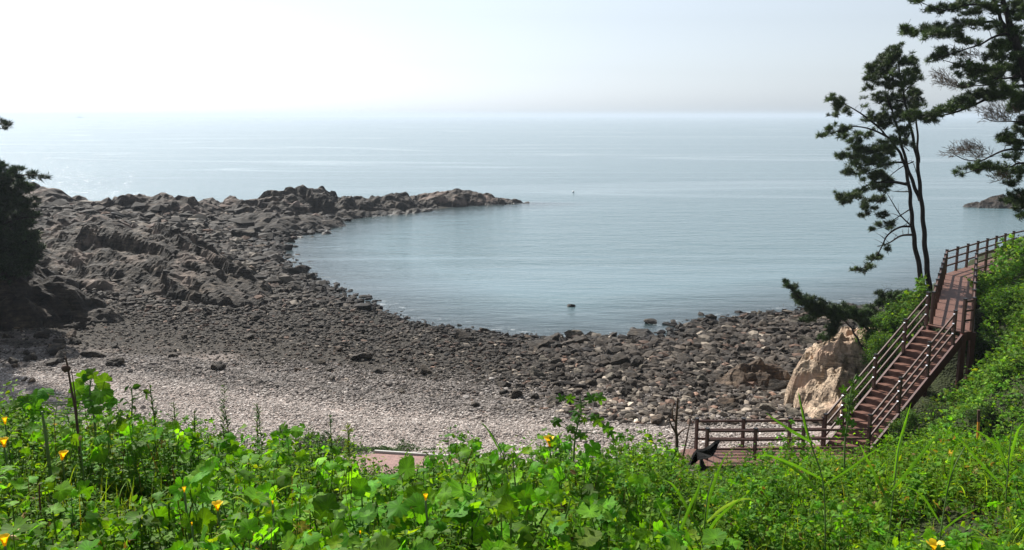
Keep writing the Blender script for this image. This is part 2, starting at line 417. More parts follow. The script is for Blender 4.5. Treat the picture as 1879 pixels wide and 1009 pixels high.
rg = ramp(t, [(.35, (.018, .022, .010)), (.6, (.035, .045, .016)), (.75, (.05, .04, .022))]); ng = noise(t, 2.0, 6, .7, v); t.links.new(ng.outputs[0], rg.inputs[0])
c = mix(t, sep.outputs[0], rd.outputs[0], rp.outputs[0]); c = mix(t, sep.outputs[1], c, rg.outputs[0])
rw = mix(t, math_(t, 'MULTIPLY', sep.outputs[2], .6), c, (.02, .02, .016))
t.links.new(rw, b.inputs['Base Color']); b.inputs['Roughness'].default_value = .85; b.inputs['Specular IOR Level'].default_value = .12
bump(t, b, math_(t, 'ADD', vo.outputs['Distance'], ng.outputs[0]), .9, .06)
ground = link('ground', me, m); tag(ground, kind='structure')

# sea
wx = axis([(-6000, -800, 400), (-800, -100, 50), (-100, -32, 4), (-32, 26, .7), (26, 100, 4), (100, 800, 50), (800, 6000, 400)])
wy = axis([(30, 45, 3), (45, 75, .7), (75, 140, 1.6), (140, 400, 20), (400, 1000, 60), (1000, 8000, 500)])
X2, Y2 = np.meshgrid(wx, wy); zl, sdw, _ = land(X2, Y2)
idx = np.arange(len(wx) * len(wy)).reshape(len(wy), len(wx))
Fw = np.stack([idx[:-1, :-1], idx[:-1, 1:], idx[1:, 1:], idx[1:, :-1]], -1).reshape(-1, 4)
me = mesh_np('sea', np.stack([X2, Y2, np.zeros_like(X2)], -1).reshape(-1, 3), Fw, True)
dep = np.where((Y2.ravel() > 135) | (np.abs(X2.ravel()) > 120), 1.0, np.clip(-zl.ravel() / 2.0, 0, 1)); set_col(me, 'depth', np.stack([dep, dep, dep], 1))
m, t, b = newmat('sea_water'); a = N(t, 'ShaderNodeAttribute', attribute_name='depth'); sep = N(t, 'ShaderNodeSeparateColor'); t.links.new(a.outputs[0], sep.inputs[0])
v1 = objvec(t, (.45, 1.25, 1)); w1 = noise(t, 1.1, 4, .6, v1, .3)
v2 = objvec(t, (.12, .35, 1), (0, 0, .12)); w2 = noise(t, 1.0, 5, .6, v2)
v3 = objvec(t, (.0035, .03, 1), (0, 0, -.03)); w3 = noise(t, 1.0, 5, .55, v3, .5)
v4 = objvec(t, (.002, .012, 1), (0, 0, .02)); w4 = noise(t, 1.0, 3, .5, v4, .6)
slick = ramp(t, [(.485, (0, 0, 0)), (.5, (1, 1, 1)), (.515, (0, 0, 0))]); t.links.new(w4.outputs[0], slick.inputs[0])
base = ramp(t, [(.3, (.080, .136, .152)), (.7, (.100, .160, .176))]); t.links.new(w3.outputs[0], base.inputs[0])
fn = noise(t, 1.6, 6, .7, v1, .6); ft = math_(t, 'MULTIPLY', math_(t, 'GREATER_THAN', fn.outputs[0], .60), math_(t, 'MULTIPLY', math_(t, 'LESS_THAN', sep.outputs[0], .10), .55))
t.links.new(mix(t, ft, base.outputs[0], (.75, .78, .78)), b.inputs['Base Color'])
rr = N(t, 'ShaderNodeMapRange'); rr.inputs[1].default_value = 0; rr.inputs[2].default_value = 1; rr.inputs[3].default_value = .15; rr.inputs[4].default_value = .10
t.links.new(slick.outputs[0], rr.inputs[0]); t.links.new(rr.outputs[0], b.inputs['Roughness']); b.inputs['IOR'].default_value = 1.333
hh = math_(t, 'ADD', math_(t, 'MULTIPLY', w1.outputs[0], .35), math_(t, 'MULTIPLY', w2.outputs[0], .9))
bn = bump(t, b, hh, 1.0, .4)
calm = math_(t, 'MULTIPLY', math_(t, 'SUBTRACT', 1.0, math_(t, 'MULTIPLY', slick.outputs[0], .7)), 1.0)
shal = math_(t, 'ADD', math_(t, 'MULTIPLY', sep.outputs[0], .55), .45)
t.links.new(math_(t, 'MULTIPLY', calm, shal), bn.inputs['Strength'])
tp = N(t, 'ShaderNodeBsdfTransparent'); tp.inputs[0].default_value = (.72, .82, .82, 1)
gl = N(t, 'ShaderNodeBsdfGlossy'); gl.inputs['Roughness'].default_value = .15; t.links.new(bn.outputs[0], gl.inputs['Normal'])
fr = N(t, 'ShaderNodeFresnel'); fr.inputs[0].default_value = 1.333; t.links.new(bn.outputs[0], fr.inputs['Normal'])
ms0 = N(t, 'ShaderNodeMixShader'); t.links.new(fr.outputs[0], ms0.inputs[0]); t.links.new(tp.outputs[0], ms0.inputs[1]); t.links.new(gl.outputs[0], ms0.inputs[2])
ms = N(t, 'ShaderNodeMixShader'); fd = N(t, 'ShaderNodeMapRange'); fd.inputs[1].default_value = 0; fd.inputs[2].default_value = .55; fd.inputs[3].default_value = .12; fd.inputs[4].default_value = 1
t.links.new(sep.outputs[0], fd.inputs[0]); t.links.new(math_(t, 'MAXIMUM', fd.outputs[0], ft), ms.inputs[0]); t.links.new(ms0.outputs[0], ms.inputs[1]); t.links.new(b.outputs[0], ms.inputs[2])
t.links.new(ms.outputs[0], t.nodes['Material Output'].inputs[0])
sea = link('sea', me, m); tag(sea, kind='structure')

# ------------------------------------------------------------------ rock outcrops
def outcrop(label, spine, res, seed, mat, blk=2.2, amp=.9, stretch=(1, 1, 0), rag=.25, steep=.5, smooth=False, fine=.45):
    """spine: (x, y, half width, top height); a craggy mass standing in the ground"""
    sp = np.array(spine, float); pad = sp[:, 2].max() * 1.25
    xs = np.arange(sp[:, 0].min() - pad, sp[:, 0].max() + pad, res); ys = np.arange(sp[:, 1].min() - pad, sp[:, 1].max() + pad, res)
    X, Y = np.meshgrid(xs, ys); d, par = pl_dist(X, Y, sp[:, :2])
    i = np.clip(par.astype(int), 0, len(sp) - 2); f = par - i
    hw = sp[i, 2] * (1 - f) + sp[i + 1, 2] * f; tz = sp[i, 3] * (1 - f) + sp[i + 1, 3] * f
    ca, sa = math.cos(stretch[2]), math.sin(stretch[2])
    U = (X * ca + Y * sa) * stretch[0]; W = (-X * sa + Y * ca) * stretch[1]
    dn = d / hw * (1 + rag * fbm(X * .35, Y * .35, s=seed, o=3)) + rag * .3 * fbm(X * 1.1, Y * 1.1, s=seed + 3, o=2)
    shape = np.clip(1 - dn, 0, 1) ** steep
    base = land(X, Y, False)[0]; base = np.maximum(base, -.6)
    wx_ = .6 * fbm(U * .6, W * .6, s=seed + 50, o=3)
    big = facet(U / blk + wx_ * .3, W / blk + wx_ * .3, s=seed, tilt=1.3); sm = facet(U / blk * 2.9 + wx_, W / blk * 2.9, s=seed + 9, tilt=1.4)
    tiny = fbm(U * 2.2, W * 2.2, s=seed + 5, o=3)
    tz = tz * (1 + .0 * big)
    Z = base - .25 + (tz - base + .25) * shape + (amp * big + amp * fine * sm + amp * .16 * tiny) * np.clip(shape * 2.2, 0, 1)
    for _ in range(1): Z[1:-1, 1:-1] = .4 * Z[1:-1, 1:-1] + .15 * (Z[:-2, 1:-1] + Z[2:, 1:-1] + Z[1:-1, :-2] + Z[1:-1, 2:])
    Z = Z + (amp * .10 * facet(U / blk * 6.5, W / blk * 6.5, s=seed + 21, tilt=1.2) + .05 * tiny) * np.clip(shape * 2.2, 0, 1)
    keep = dn < 1.0
    Z = np.where(keep, Z, base - .5)
    idx = np.arange(Z.size).reshape(Z.shape)
    F = np.stack([idx[:-1, :-1], idx[:-1, 1:], idx[1:, 1:], idx[1:, :-1]], -1).reshape(-1, 4)
    kk = keep.ravel(); F = F[kk[F].any(1)]
    used = np.unique(F); mp = np.full(Z.size, -1); mp[used] = np.arange(len(used))
    V = np.stack([X, Y, Z], -1).reshape(-1, 3)[used]; V[:, :2] += (RNG.random((len(V), 2)) - .5) * res * .5
    c = np.array([sp[:, 0].mean(), sp[:, 1].mean(), 0]); me = mesh_np('rock_outcrop', V - c, mp[F], smooth)
    o = link('rock_outcrop', me, mat, loc=c); tag(o, label, 'rock'); return o
def S(px, py, y, hw, dz=0): p = P(px, py, y); return (p[0], p[1], hw, p[2] + dz)
outcrop('smooth reddish brown headland rock beyond the dark evergreen bush', [S(-120, 315, 108, 9), S(20, 330, 106, 7), S(95, 344, 104, 5), S(128, 366, 102, 3)], .38, 11, M['pink_rock'], 3.2, .6, rag=.15)
outcrop('jagged outcrop capped with pinkish pale stone left of the spit', [S(190, 374, 100, 3.5), S(240, 362, 100, 5), S(300, 357, 101, 5.5), S(352, 370, 102, 3.5)], .32, 23, M['pink_rock'], 2.4, .9)
outcrop('low brown ridge with a pinkish top joining the spit', [S(398, 374, 107, 3), S(430, 366, 108, 5), S(470, 368, 109, 5), S(515, 360, 111, 4)], .32, 31, M['pink_rock'], 2.2, .8)
outcrop('tallest knobbly crag at the root of the spit', [S(505, 356, 114, 5), S(556, 343, 117, 6), S(600, 356, 118, 5.5), S(648, 358, 119, 4.5)], .26, 43, M['dark_rock'], 2.6, .9, fine=.35)
outcrop('dark double humped rock in the middle of the spit', [S(655, 366, 121, 3.5), S(700, 361, 123, 4.5), S(745, 356, 125, 3.8), S(776, 376, 126, 2.0)], .26, 57, M['dark_rock'], 2.7, .75, fine=.35)
outcrop('low brown rock tapering into the sea at the tip of the spit', [S(792, 352, 131, 3.4), S(835, 345, 132, 4.2), S(880, 351, 133, 3.8), S(915, 359, 133.5, 3.0), S(958, 368, 134, 1.6)], .26, 61, M['pink_rock'], 2.4, .45)
outcrop('dark weed covered rock on the inner edge of the spit', [S(585, 395, 112, 3), S(640, 386, 114.5, 2.6), S(700, 384, 118, 2.2), S(780, 382, 123, 2)], .34, 71, M['dark_rock'], 1.6, .5)
outcrop('broad flat shelf of dark rock behind the tumbled boulders', [S(420, 398, 99, 6), S(500, 392, 101, 6), S(560, 396, 105, 5)], .36, 83, M['dark_rock'], 2.4, .5)
outcrop('huge sloping slab of streaked grey rock dipping to the beach', [S(135, 432, 73, 6.5), S(215, 428, 68, 8), S(320, 468, 62.5, 6), S(400, 510, 59.5, 4), S(450, 548, 57, 1.6)], .2, 97, M['slab_rock'], 3.4, 1.0, (.34, 1.25, -.55), .18, .6, fine=.28)
outcrop('broken dark rock face in deep shade under the evergreen bush', [S(-80, 440, 50, 6), S(10, 470, 49, 5.5), S(80, 505, 49, 4.5), S(140, 560, 49, 2.5)], .24, 101, M['dark_rock'], 2.0, .9)
outcrop('pale pinkish rocks heaped behind the big sloping slab', [S(60, 400, 84, 4), S(130, 402, 82, 5), S(200, 412, 80, 4)], .32, 111, M['pink_rock'], 1.7, .8)
outcrop('distant brown rock point beneath the pine boughs on the right', [S(1785, 374, 128, 2.2), S(1812, 366, 128, 3.4), S(1850, 357, 128, 5), S(1960, 342, 128, 7)], .3, 121, M['dark_rock'], 2.4, .5)
outcrop('rounded brown outcrop among the stones left of the tan cliff', [S(1355, 676, 38.5, 1.1), S(1395, 662, 38.8, 1.3), S(1425, 668, 39, .8)], .12, 131, M['brown_rock'], .6, .25)

def ico(sub):
    bm = bmesh.new(); bmesh.ops.create_icosphere(bm, subdivisions=sub, radius=1); V = np.array([v.co[:] for v in bm.verts]); F = np.array([[v.index for v in f.verts] for f in bm.faces]); bm.free(); return V, F
ICO = {k: ico(k) for k in (1, 2, 3, 4, 5, 6)}
def chop(V, rng, n, lo=.5, hi=.85):
    V = V.copy()
    for k in range(n):
        d = rng.normal(size=3); d /= np.linalg.norm(d); c = rng.uniform(lo, hi); s = V @ d
        V -= np.where(s > c, s - c, 0)[:, None] * d
    return V
# the tan cliff: three overlapping masses of one rock
def blob(c, r, sub, seed, amp, blk, rz=0, flat=.0, st=(1, 1, 1)):
    V, F = ICO[sub]; V = chop(V, np.random.default_rng(seed), 9, .55, .85)
    W = V * np.array(r); cz, sz = math.cos(rz), math.sin(rz); W = np.stack([W[:, 0] * cz - W[:, 1] * sz, W[:, 0] * sz + W[:, 1] * cz, W[:, 2]], 1)
    n = V / np.linalg.norm(V, axis=1)[:, None]; q = W * np.array(st) / blk
    d = amp * facet(q[:, 0], q[:, 1], q[:, 2], seed, 1.2) + amp * .45 * facet(q[:, 0] * 2.7, q[:, 1] * 2.7, q[:, 2] * 2.7, seed + 3, 1.2) + amp * .35 * fbm(q[:, 0] * 2.5, q[:, 1] * 2.5, q[:, 2] * 2.5, seed + 8, 4)
    return W + n * d[:, None] + np.array(c), F
def blobs(name, label, cat, lst, mat, smooth=False):
    VV, FF, o = [], [], 0
    for a in lst:
        V, F = blob(*a); VV.append(V); FF.append(F + o); o += len(V)
    V = np.vstack(VV); c = np.array([V[:, 0].mean(), V[:, 1].mean(), V[:, 2].min()])
    ob = link(name, mesh_np(name, V - c, np.vstack(FF), smooth), mat, loc=c); return tag(ob, label, cat)
outcrop('tan and cream rock face left of the wooden stairs', [S(1618, 600, 37, 1.5), S(1575, 606, 35.6, 2.5), S(1532, 634, 34.6, 2.0), S(1545, 668, 33.6, 1.9), S(1530, 728, 32.5, 1.1)], .07, 151, M['tan_rock'], 1.15, .36, (.9, 1.1, .9), .2, .42, fine=.45)

# ------------------------------------------------------------------ boulders: individuals
BV = {}
def boulder_mesh(k, mat):
    key = (k, mat.name)
    if key not in BV:
        rng = np.random.default_rng(300 + k); V, F = ICO[3]; V = chop(V, rng, 14, .42, .8); V = V * np.array([1, rng.uniform(.65, .9), rng.uniform(.5, .75)])
        n = V / np.linalg.norm(V, axis=1)[:, None]; V = V + n * (.05 * fbm(V[:, 0] * 4, V[:, 1] * 4, V[:, 2] * 4, k, 3))[:, None]
        V[:, 2] -= V[:, 2].min() * .6
        me = mesh_np('boulder', V, F, False); me.materials.append(mat); BV[key] = me
    return BV[key]
taken = []
def boulder(x, y, r, label, group=None, mat='boulder', sink=.0, z=None, tilt=.25):
    k = int(RNG.integers(0, 12)); o = bpy.data.objects.new('boulder', boulder_mesh(k, M[mat])); COL.objects.link(o)
    if z is None: z = float(land(np.array([x]), np.array([y]))[0][0])
    o.location = (x, y, z - .12 * r - sink); o.scale = (r, r, r)
    o.rotation_euler = ((RNG.random() - .5) * tilt * 2, (RNG.random() - .5) * tilt * 2, RNG.random() * 6.28)
    tag(o, label, 'boulder', group); taken.append((x, y, r)); return o
for (px, py, wpx, label, mat) in [
    (848, 612, 44, 'large rough dark boulder at the water line near the middle of the cove', 'boulder'),
    (806, 606, 26, 'black boulder just left of the large rough one at the water line', 'boulder'),
    (1264, 618, 40, 'blocky dark boulder standing where the sea meets the right side stones', 'boulder'),
    (1196, 592, 28, 'dark rock standing alone in the shallows before the right side stones', 'boulder'),
    (1162, 608, 16, 'small upright rock in the shallow water between two larger ones', 'boulder'),
    (1236, 592, 18, 'low brown rock in the shallows beside the right side stones', 'boulder'),
    (1048, 581, 14, 'small dark rock poking out of the sea on its own', 'boulder'),
    (553, 435, 12, 'small dark rock in the water under the root of the spit', 'boulder'),
    (1478, 622, 46, 'smooth grey boulder below the low leaning pine', 'boulder_pale'),
    (1458, 592, 32, 'angular grey boulder with a lit left face near the low leaning pine', 'boulder_pale'),
    (1588, 575, 26, 'pale rock on the shore behind the leafy bank', 'boulder_pale'),
    (1162, 682, 46, 'long dark wedge of rock lying among the right side stones', 'boulder'),
    (1340, 735, 40, 'brown slab leaning on its neighbours above the wooden rail', 'brown_rock'),
    (1425, 704, 54, 'big black cracked block at the foot of the tan cliff', 'boulder'),
    (1410, 745, 46, 'long pale grey slab lying flat beside the wooden rail', 'boulder_pale'),
    (1455, 752, 40, 'second pale slab between the wooden rail and the tan cliff', 'boulder_pale'),
    (1205, 763, 50, 'flat dark brown slab at the edge of the pale shingle', 'brown_rock'),
    (207, 662, 40, 'broad black boulder at the edge of the pale shingle on the left', 'boulder'),
    (172, 645, 44, 'sharp edged boulder in front of the shaded rocks', 'boulder'),
    (60, 697, 22, 'isolated dark rock on the pale shingle near the left edge', 'brown_rock'),
    (285, 405, 36, 'leaning block of grey rock below the pink capped outcrop', 'boulder'),
    (245, 385, 30, 'tilted dark block on the flank of the pink capped outcrop', 'boulder'),
    (390, 465, 34, 'squared dark boulder right behind the big sloping slab', 'boulder'),
    (450, 474, 28, 'black boulder halfway between the sloping slab and the sea', 'boulder'),
    (340, 562, 30, 'dark block at the lower end of the big sloping slab', 'boulder'),
    (530, 797, 0, '', '')]:
    if wpx == 0: continue
    z = 0.0
    for _ in range(6):
        g = G(px, py + wpx * .22, z); z = float(land(g[:1], g[1:2])[0][0])
    r = wpx / 2 / FPX * g[1] * 1.15
    ob = boulder(g[0], g[1], r * (1.25 if z < .1 else 1), label, None, mat, z=max(z, -.12 * r))
    if z < .1: ob.rotation_euler[0] = ob.rotation_euler[1] = 0; ob.scale[2] *= .75
GRP = [('dark angular boulder in the stony slope beside the big slab', 'boulders around the big slab'),
       ('dark boulder among the stones on the left side of the cove', 'boulders on the left side of the cove'),
       ('grey brown boulder in the jumble left of the tan cliff', 'boulders on the right side beach'),
       ('blackish boulder strewn below the rocky ridge of the spit', 'boulders below the spit'),
       ('shaded dark boulder in the gloom at the far left', 'boulders in the shade')]
cand = []
for _ in range(9000):
    px, py = RNG.uniform(0, 1480), RNG.uniform(375, 762)
    g = G(px, py, 1.2); x, y = g[0], g[1]; cand.append((px, py, x, y))
cand = np.array(cand); lz, lsd, lh = land(cand[:, 2], cand[:, 3]); czn = zone(cand[:, 2], cand[:, 3])
placed = 0
for (px, py, x, y), z, s_, hl, q in zip(cand, lz, lsd, lh, czn):
    if placed >= 262: break
    if hl or s_ < -.6 or q > 1.0: continue
    right = px > 980; left_far = px < 560 and py < 520; shade = px < 150 and py > 520
    dens = .6 if right else (.5 if left_far else (.55 if shade else (.30 if q < .35 else .10)))
    if RNG.random() > dens: continue
    base = .46 if right else (.66 if left_far else (.50 if shade else .32))
    r = base * RNG.lognormal(0, .33) * (1 if not right else (1.15 - .3 * q))
    if any((x - a) ** 2 + (y - b) ** 2 < (r + c) ** 2 * .7 for a, b, c in taken): continue
    gi = 2 if right else (3 if (left_far and y > 92) else (0 if left_far else (4 if shade else 1)))
    boulder(x, y, r, GRP[gi][0], GRP[gi][1], 'boulder' if RNG.random() < .8 else ('boulder_pale' if right else 'brown_rock')); placed += 1

# ------------------------------------------------------------------ loose stones: nobody could count them
T_ST = []
for k in range(14):
    rng = np.random.default_rng(500 + k); V, F = ICO[1] if False else (None, None)
    bm = bmesh.new(); bmesh.ops.create_icosphere(bm, subdivisions=1, radius=1); V = np.array([v.co[:] for v in bm.verts]); F = np.array([[v.index for v in f.verts] for f in bm.faces]); bm.free()
    V = chop(V, rng, 6, .5, .8) * np.array([1, rng.uniform(.6, .9), rng.uniform(.38, .62)]); T_ST.append((V, F))
def scatter_stones(name, n, pxr, pyr, sizef, colf, label, zmax=1.0, keepf=None, zlev=1.2):
    px = RNG.uniform(*pxr, n); py = RNG.uniform(*pyr, n)
    # sample evenly over the ground, not the picture
    g0 = G(0, pyr[0], zlev)[1]; g1 = G(0, pyr[1], zlev)[1]
    y = RNG.uniform(min(g0, g1), max(g0, g1), n); x = RNG.uniform(-1, 1, n) * 0
    x = (px - 939.5) / FPX * y * 1.03
    z, sd, hl = land(x, y); q = zone(x, y)
    k = (~hl) & (sd > .25 - RNG.exponential(.75, n)) & keepf(x, y, q, sd); x, y, z, q, sd = x[k], y[k], z[k], q[k], sd[k]; n = len(x)
    s = sizef(x, y, q, sd, n); col = colf(x, y, q, sd, n)
    pos = np.stack([x, y, z + s * RNG.uniform(-.05, .35, n)], 1)
    rot = rotmats(RNG.uniform(0, 6.28, n), RNG.normal(0, .28, n), RNG.uniform(0, 6.28, n))
    o = swarm(name, T_ST, pos, rot, np.stack([s, s * RNG.uniform(.8, 1.1, n), s * RNG.uniform(.7, 1.25, n)], 1), col, M['stones'])
    return tag(o, label, 'stones', kind='stuff')
def dark_cols(x, y, q, sd, n):
    b = RNG.lognormal(0, .42, n)[:, None]; base = np.array([.029, .023, .018]) * (1 - .0 * q[:, None])
    pale = np.array([.11, .092, .073]); f = (RNG.random(n) < .10 + .22 * sstep(.4, 1.0, q)).astype(float)[:, None]
    rust = np.array([.075, .047, .034]); fr = (RNG.random(n) < .08).astype(float)[:, None]
    c = (base * (1 - f) + pale * f) * (1 - fr) + rust * fr
    wet = sstep(3.0, .3, sd)[:, None]
    warm = sstep(.55, 1.05, q)[:, None]
    rt = sstep(880, 1120, x / y * FPX + 939.5)[:, None]; b = b * (1 + .35 * rt)
    return np.clip(c * b * (1 - .55 * wet) * (1 + .45 * warm), .01, .6)
def msize(x, y, q, sd, n):
    ppx = x / y * FPX + 939.5
    right = sstep(880, 1120, ppx); left = sstep(560, 380, ppx) * sstep(48, 60, y)
    base = .135 * (1 - .58 * sstep(.2, .9, q)) ; base = base + right * .12 * (1 - .2 * q) + left * .12
    return base * np.minimum(RNG.lognormal(0, .5, n), 1.9)
scatter_stones('beach_stones', 95000, (-40, 1560), (372, 800), msize, dark_cols, 'jumbled dark stones covering the cove between water and shingle',
               keepf=lambda x, y, q, sd: (q < 1.06 + .08 * RNG.normal(size=len(x))) & (y < 62))
scatter_stones('far_stones', 36000, (-60, 700), (372, 560), lambda x, y, q, sd, n: .24 * RNG.lognormal(0, .42, n) * (1 + sstep(60, 110, y)), dark_cols, 'tumbled dark stones between the big slab and the spit',
               keepf=lambda x, y, q, sd: (y >= 58) & (y < 118))
def pale_cols(x, y, q, sd, n):
    b = RNG.lognormal(0, .22, n)[:, None]; base = np.array([.345, .30, .27]); k = RNG.random(n)[:, None]
    c = np.where(k < .22, np.array([.22, .19, .17]), np.where(k > .86, np.array([.50, .455, .42]), base))
    f = sstep(1.35, .95, q)[:, None]; c = c * (1 - f * .5)
    return np.clip(c * b, .03, .8)
scatter_stones('shingle', 150000, (-60, 1500), (640, 862), lambda x, y, q, sd, n: (.036 + .022 * sstep(1.5, .9, q)) * RNG.lognormal(0, .36, n), pale_cols,
               'pale pinkish shingle along the top of the beach', keepf=lambda x, y, q, sd: (q > .80 + .12 * RNG.normal(size=len(x))), zlev=1.9)

# ------------------------------------------------------------------ stairs, boardwalk and landing
UP = np.array([0, 0, 1.0])
L0 = G(1697, 595, WALK_Z); PLAT_Z = 2.2; L4 = G(1509, 821, PLAT_Z)
hd = (L4 - L0); hd[2] = 0; RUN = np.linalg.norm(hd); hd /= RUN; SIDE = np.array([-hd[1], hd[0], 0]); SIDE = SIDE if SIDE[1] < 0 else -SIDE
SW = 1.42; NST = 18; drop = WALK_Z - PLAT_Z
def on_stair(f, side, dz=0): return L0 + hd * RUN * f + UP * (-drop * f + dz) + SIDE * SW * side
stairs = empty('wooden_staircase', tuple(L4), 'reddish brown timber staircase climbing the bank to the boardwalk', 'staircase')
for k in range(NST):
    f = (k + .5) / NST; c = on_stair(f, 0); z = WALK_Z - drop * (k + 1) / NST; tr = RUN / NST
    a = L0 + hd * RUN * (k + .52) / NST; a[2] = z
    MB().bar(a + SIDE * .06, a + SIDE * (SW - .06), tr * 1.12, .045).build('tread', M['deck'], stairs)
    a2 = L0 + hd * (RUN * k / NST + .01); a2[2] = z + drop / NST / 2
    if k > 0: MB().bar(a2 + SIDE * .07, a2 + SIDE * (SW - .07), .02, drop / NST - .05, UP).build('riser', M['wood'], stairs)
for sgn in (0.0, 1.0):
    a, b_ = on_stair(0, sgn, -.20), on_stair(1, sgn, -.20)
    MB().bar(a, b_, .07, .34).build('stringer', M['steel'], stairs)
def railing(parent, posts, h, name='railing', first_gap=None, rail_h=(.93, .64, .34), brackets=True, slope_ext=None, post_w=.10):
    rl = bpy.data.objects.new(name, None); COL.objects.link(rl); rl.parent = parent
    rl.location = Vector(posts[0]) - parent_world(parent)
    for p in posts:
        p = np.asarray(p, float); mb = MB().bar(p - UP * .02, p + UP * h, post_w, post_w, (hd[0], hd[1], 0), .012)
        mb.build('post', M['wood'], rl)
        q = p + UP * h; MB().bar(q + UP * .001, q + UP * .035, post_w * 1.25, post_w * 1.25, (hd[0], hd[1], 0), .02).build('post_cap', M['cap'], rl)
    for a, b_ in zip(posts[:-1], posts[1:]):
        a = np.asarray(a, float); b_ = np.asarray(b_, float); d = b_ - a; d /= np.linalg.norm(d); e = post_w / 2 + .006
        for rh in rail_h:
            z = UP * h * rh
            MB().bar(a + d * e + z, b_ - d * e + z, .055, .075, ch=.01).build('rail', M['wood'], rl)
            if brackets:
                mb = MB().bar(a + d * (e - .004) + z, a + d * (e + .035) + z, .060, .080)
                mb.build('bracket', M['bracket'] if brackets == 'bright' else M['cap'], rl)
    return rl
fr_ = [0.0, .235, .53, .83, 1.0]
railing(stairs, [on_stair(f, .03) for f in fr_], 1.15, brackets='bright')
R0off = [.10, .36, .64, .92]
railing(stairs, [on_stair(f, .97) for f in R0off], 1.15, brackets='bright')
# the boardwalk along the bank
bw = empty('boardwalk', tuple(wl[0]), 'raised reddish boardwalk with post and rail fence curving along the bank', 'boardwalk')
def board_strip(parent, A, B, w_, z, gap=.012, mat='deck'):
    """planks from edge line A (two points) to edge line B, laid across"""
    mb = MB(); n = int(max(np.linalg.norm(A[1] - A[0]), np.linalg.norm(B[1] - B[0])) / w_)
    for i in range(n):
        t0, t1 = i / n, (i + 1) / n - gap / w_ / n
        q = [A[0] + (A[1] - A[0]) * t0, B[0] + (B[1] - B[0]) * t0, B[0] + (B[1] - B[0]) * t1, A[0] + (A[1] - A[0]) * t1]
        q = [np.array([p[0], p[1], z]) for p in q]; V = q + [p - UP * .04 for p in q]
        mb.add(V, [[0, 1, 2, 3], [7, 6, 5, 4], [0, 4, 5, 1], [1, 5, 6, 2], [2, 6, 7, 3], [3, 7, 4, 0]])
    return mb.build('deck_boards', M[mat], parent)
lc = L0 + SIDE * SW
for i in range(3): board_strip(bw, (wl[i], wl[i + 1]), (wr[i], wr[i + 1]), .28, WALK_Z + .002 * i)
# short landing between stair head and walkway
lA = (L0 - hd * .02, wl[0]); lB = (lc - hd * .02, wr[0])
board_strip(bw, lA, lB, .28, WALK_Z - .004)
for i in range(3):
    for e in (wl, wr):
        MB().bar(e[i] - UP * .16, e[i + 1] - UP * .16, .08, .22).build('beam', M['steel'], bw)
MB().bar(lc - UP * .18 - SIDE * .02, wr[0] - UP * .18, .08, .26).build('beam', M['steel'], bw)
for p in (lc, wr[0], wl[0], (wr[0] + wr[1]) / 2, (wl[0] + wl[1]) / 2):
    zg = float(land(p[:1], p[1:2])[0][0]); a = np.array([p[0], p[1], zg - .3]) if zg < p[2] - .3 else p - UP * .9
    MB().bar(a, p - UP * .05, .16, .16, (1, 0, 0)).build('support_leg', M['steel'], bw)
def along(a, b_, n): return [a + (b_ - a) * i / n for i in range(n + 1)]
inn = lambda e, o, k=.05: e + (o - e) / np.linalg.norm(o - e) * k
wli = [inn(a, b_) for a, b_ in zip(wl, wr)]; wri = [inn(b_, a) for a, b_ in zip(wl, wr)]
railing(bw, along(wli[0], wli[1], 8) + along(wli[1], wli[2], 7)[1:] + along(wli[2], wli[3], 5)[1:], 1.15, brackets=True)
railing(bw, [on_stair(.0, .97)] + along(wri[0], wri[1], 7) + along(wri[1], wri[2], 6)[1:], 1.15, brackets=True)
# the landing at the foot
B0 = [G(1277, 823, PLAT_Z), G(1362, 823, PLAT_Z), G(1447, 822, PLAT_Z), L4]
fwd = G(1296, 843, PLAT_Z) - G(1277, 823, PLAT_Z)
Fp = [G(1296, 843, PLAT_Z), G(1384, 843, PLAT_Z), G(1472, 841, PLAT_Z)]
F3 = on_stair(.92, .97); F3[2] = PLAT_Z
land_o = empty('timber_landing', tuple(B0[0]), 'low red brown timber deck with rails at the foot of the stairs', 'deck')
c0, c1_, c2_, c3_ = G(1252, 824, PLAT_Z), L4 + SIDE * -.1 + hd * -.3, G(1225, 856, PLAT_Z), G(1640, 850, PLAT_Z)
mbp = MB(); Lx = c1_[0] - c0[0] + .9
mb = MB(); npl = 34
for i in range(npl):
    t0, t1 = i / npl, (i + .95) / npl
    a, b_ = c0 + (c1_ - c0) * t0, c0 + (c1_ - c0) * t1; d, e = c2_ + (c3_ - c2_) * t1, c2_ + (c3_ - c2_) * t0
    q = [a, b_, d, e]; V = [p + UP * 0 for p in q] + [p - UP * .04 for p in q]
    mb.add(V, [[0, 1, 2, 3], [7, 6, 5, 4], [0, 4, 5, 1], [1, 5, 6, 2], [2, 6, 7, 3], [3, 7, 4, 0]])
mb.build('deck_boards', M['deck'], land_o)
MB().bar(c0 - UP * .17, c1_ - UP * .17, .07, .22).build('beam', M['steel'], land_o)
MB().bar(c2_ - UP * .17, c3_ - UP * .17, .07, .22).build('beam', M['steel'], land_o)
MB().bar(c0 - UP * .18, c2_ - UP * .18, .06, .2).build('beam', M['steel'], land_o)
railing(land_o, B0, 1.02, brackets=True)
railing(land_o, Fp + [F3], 1.02, brackets=True)

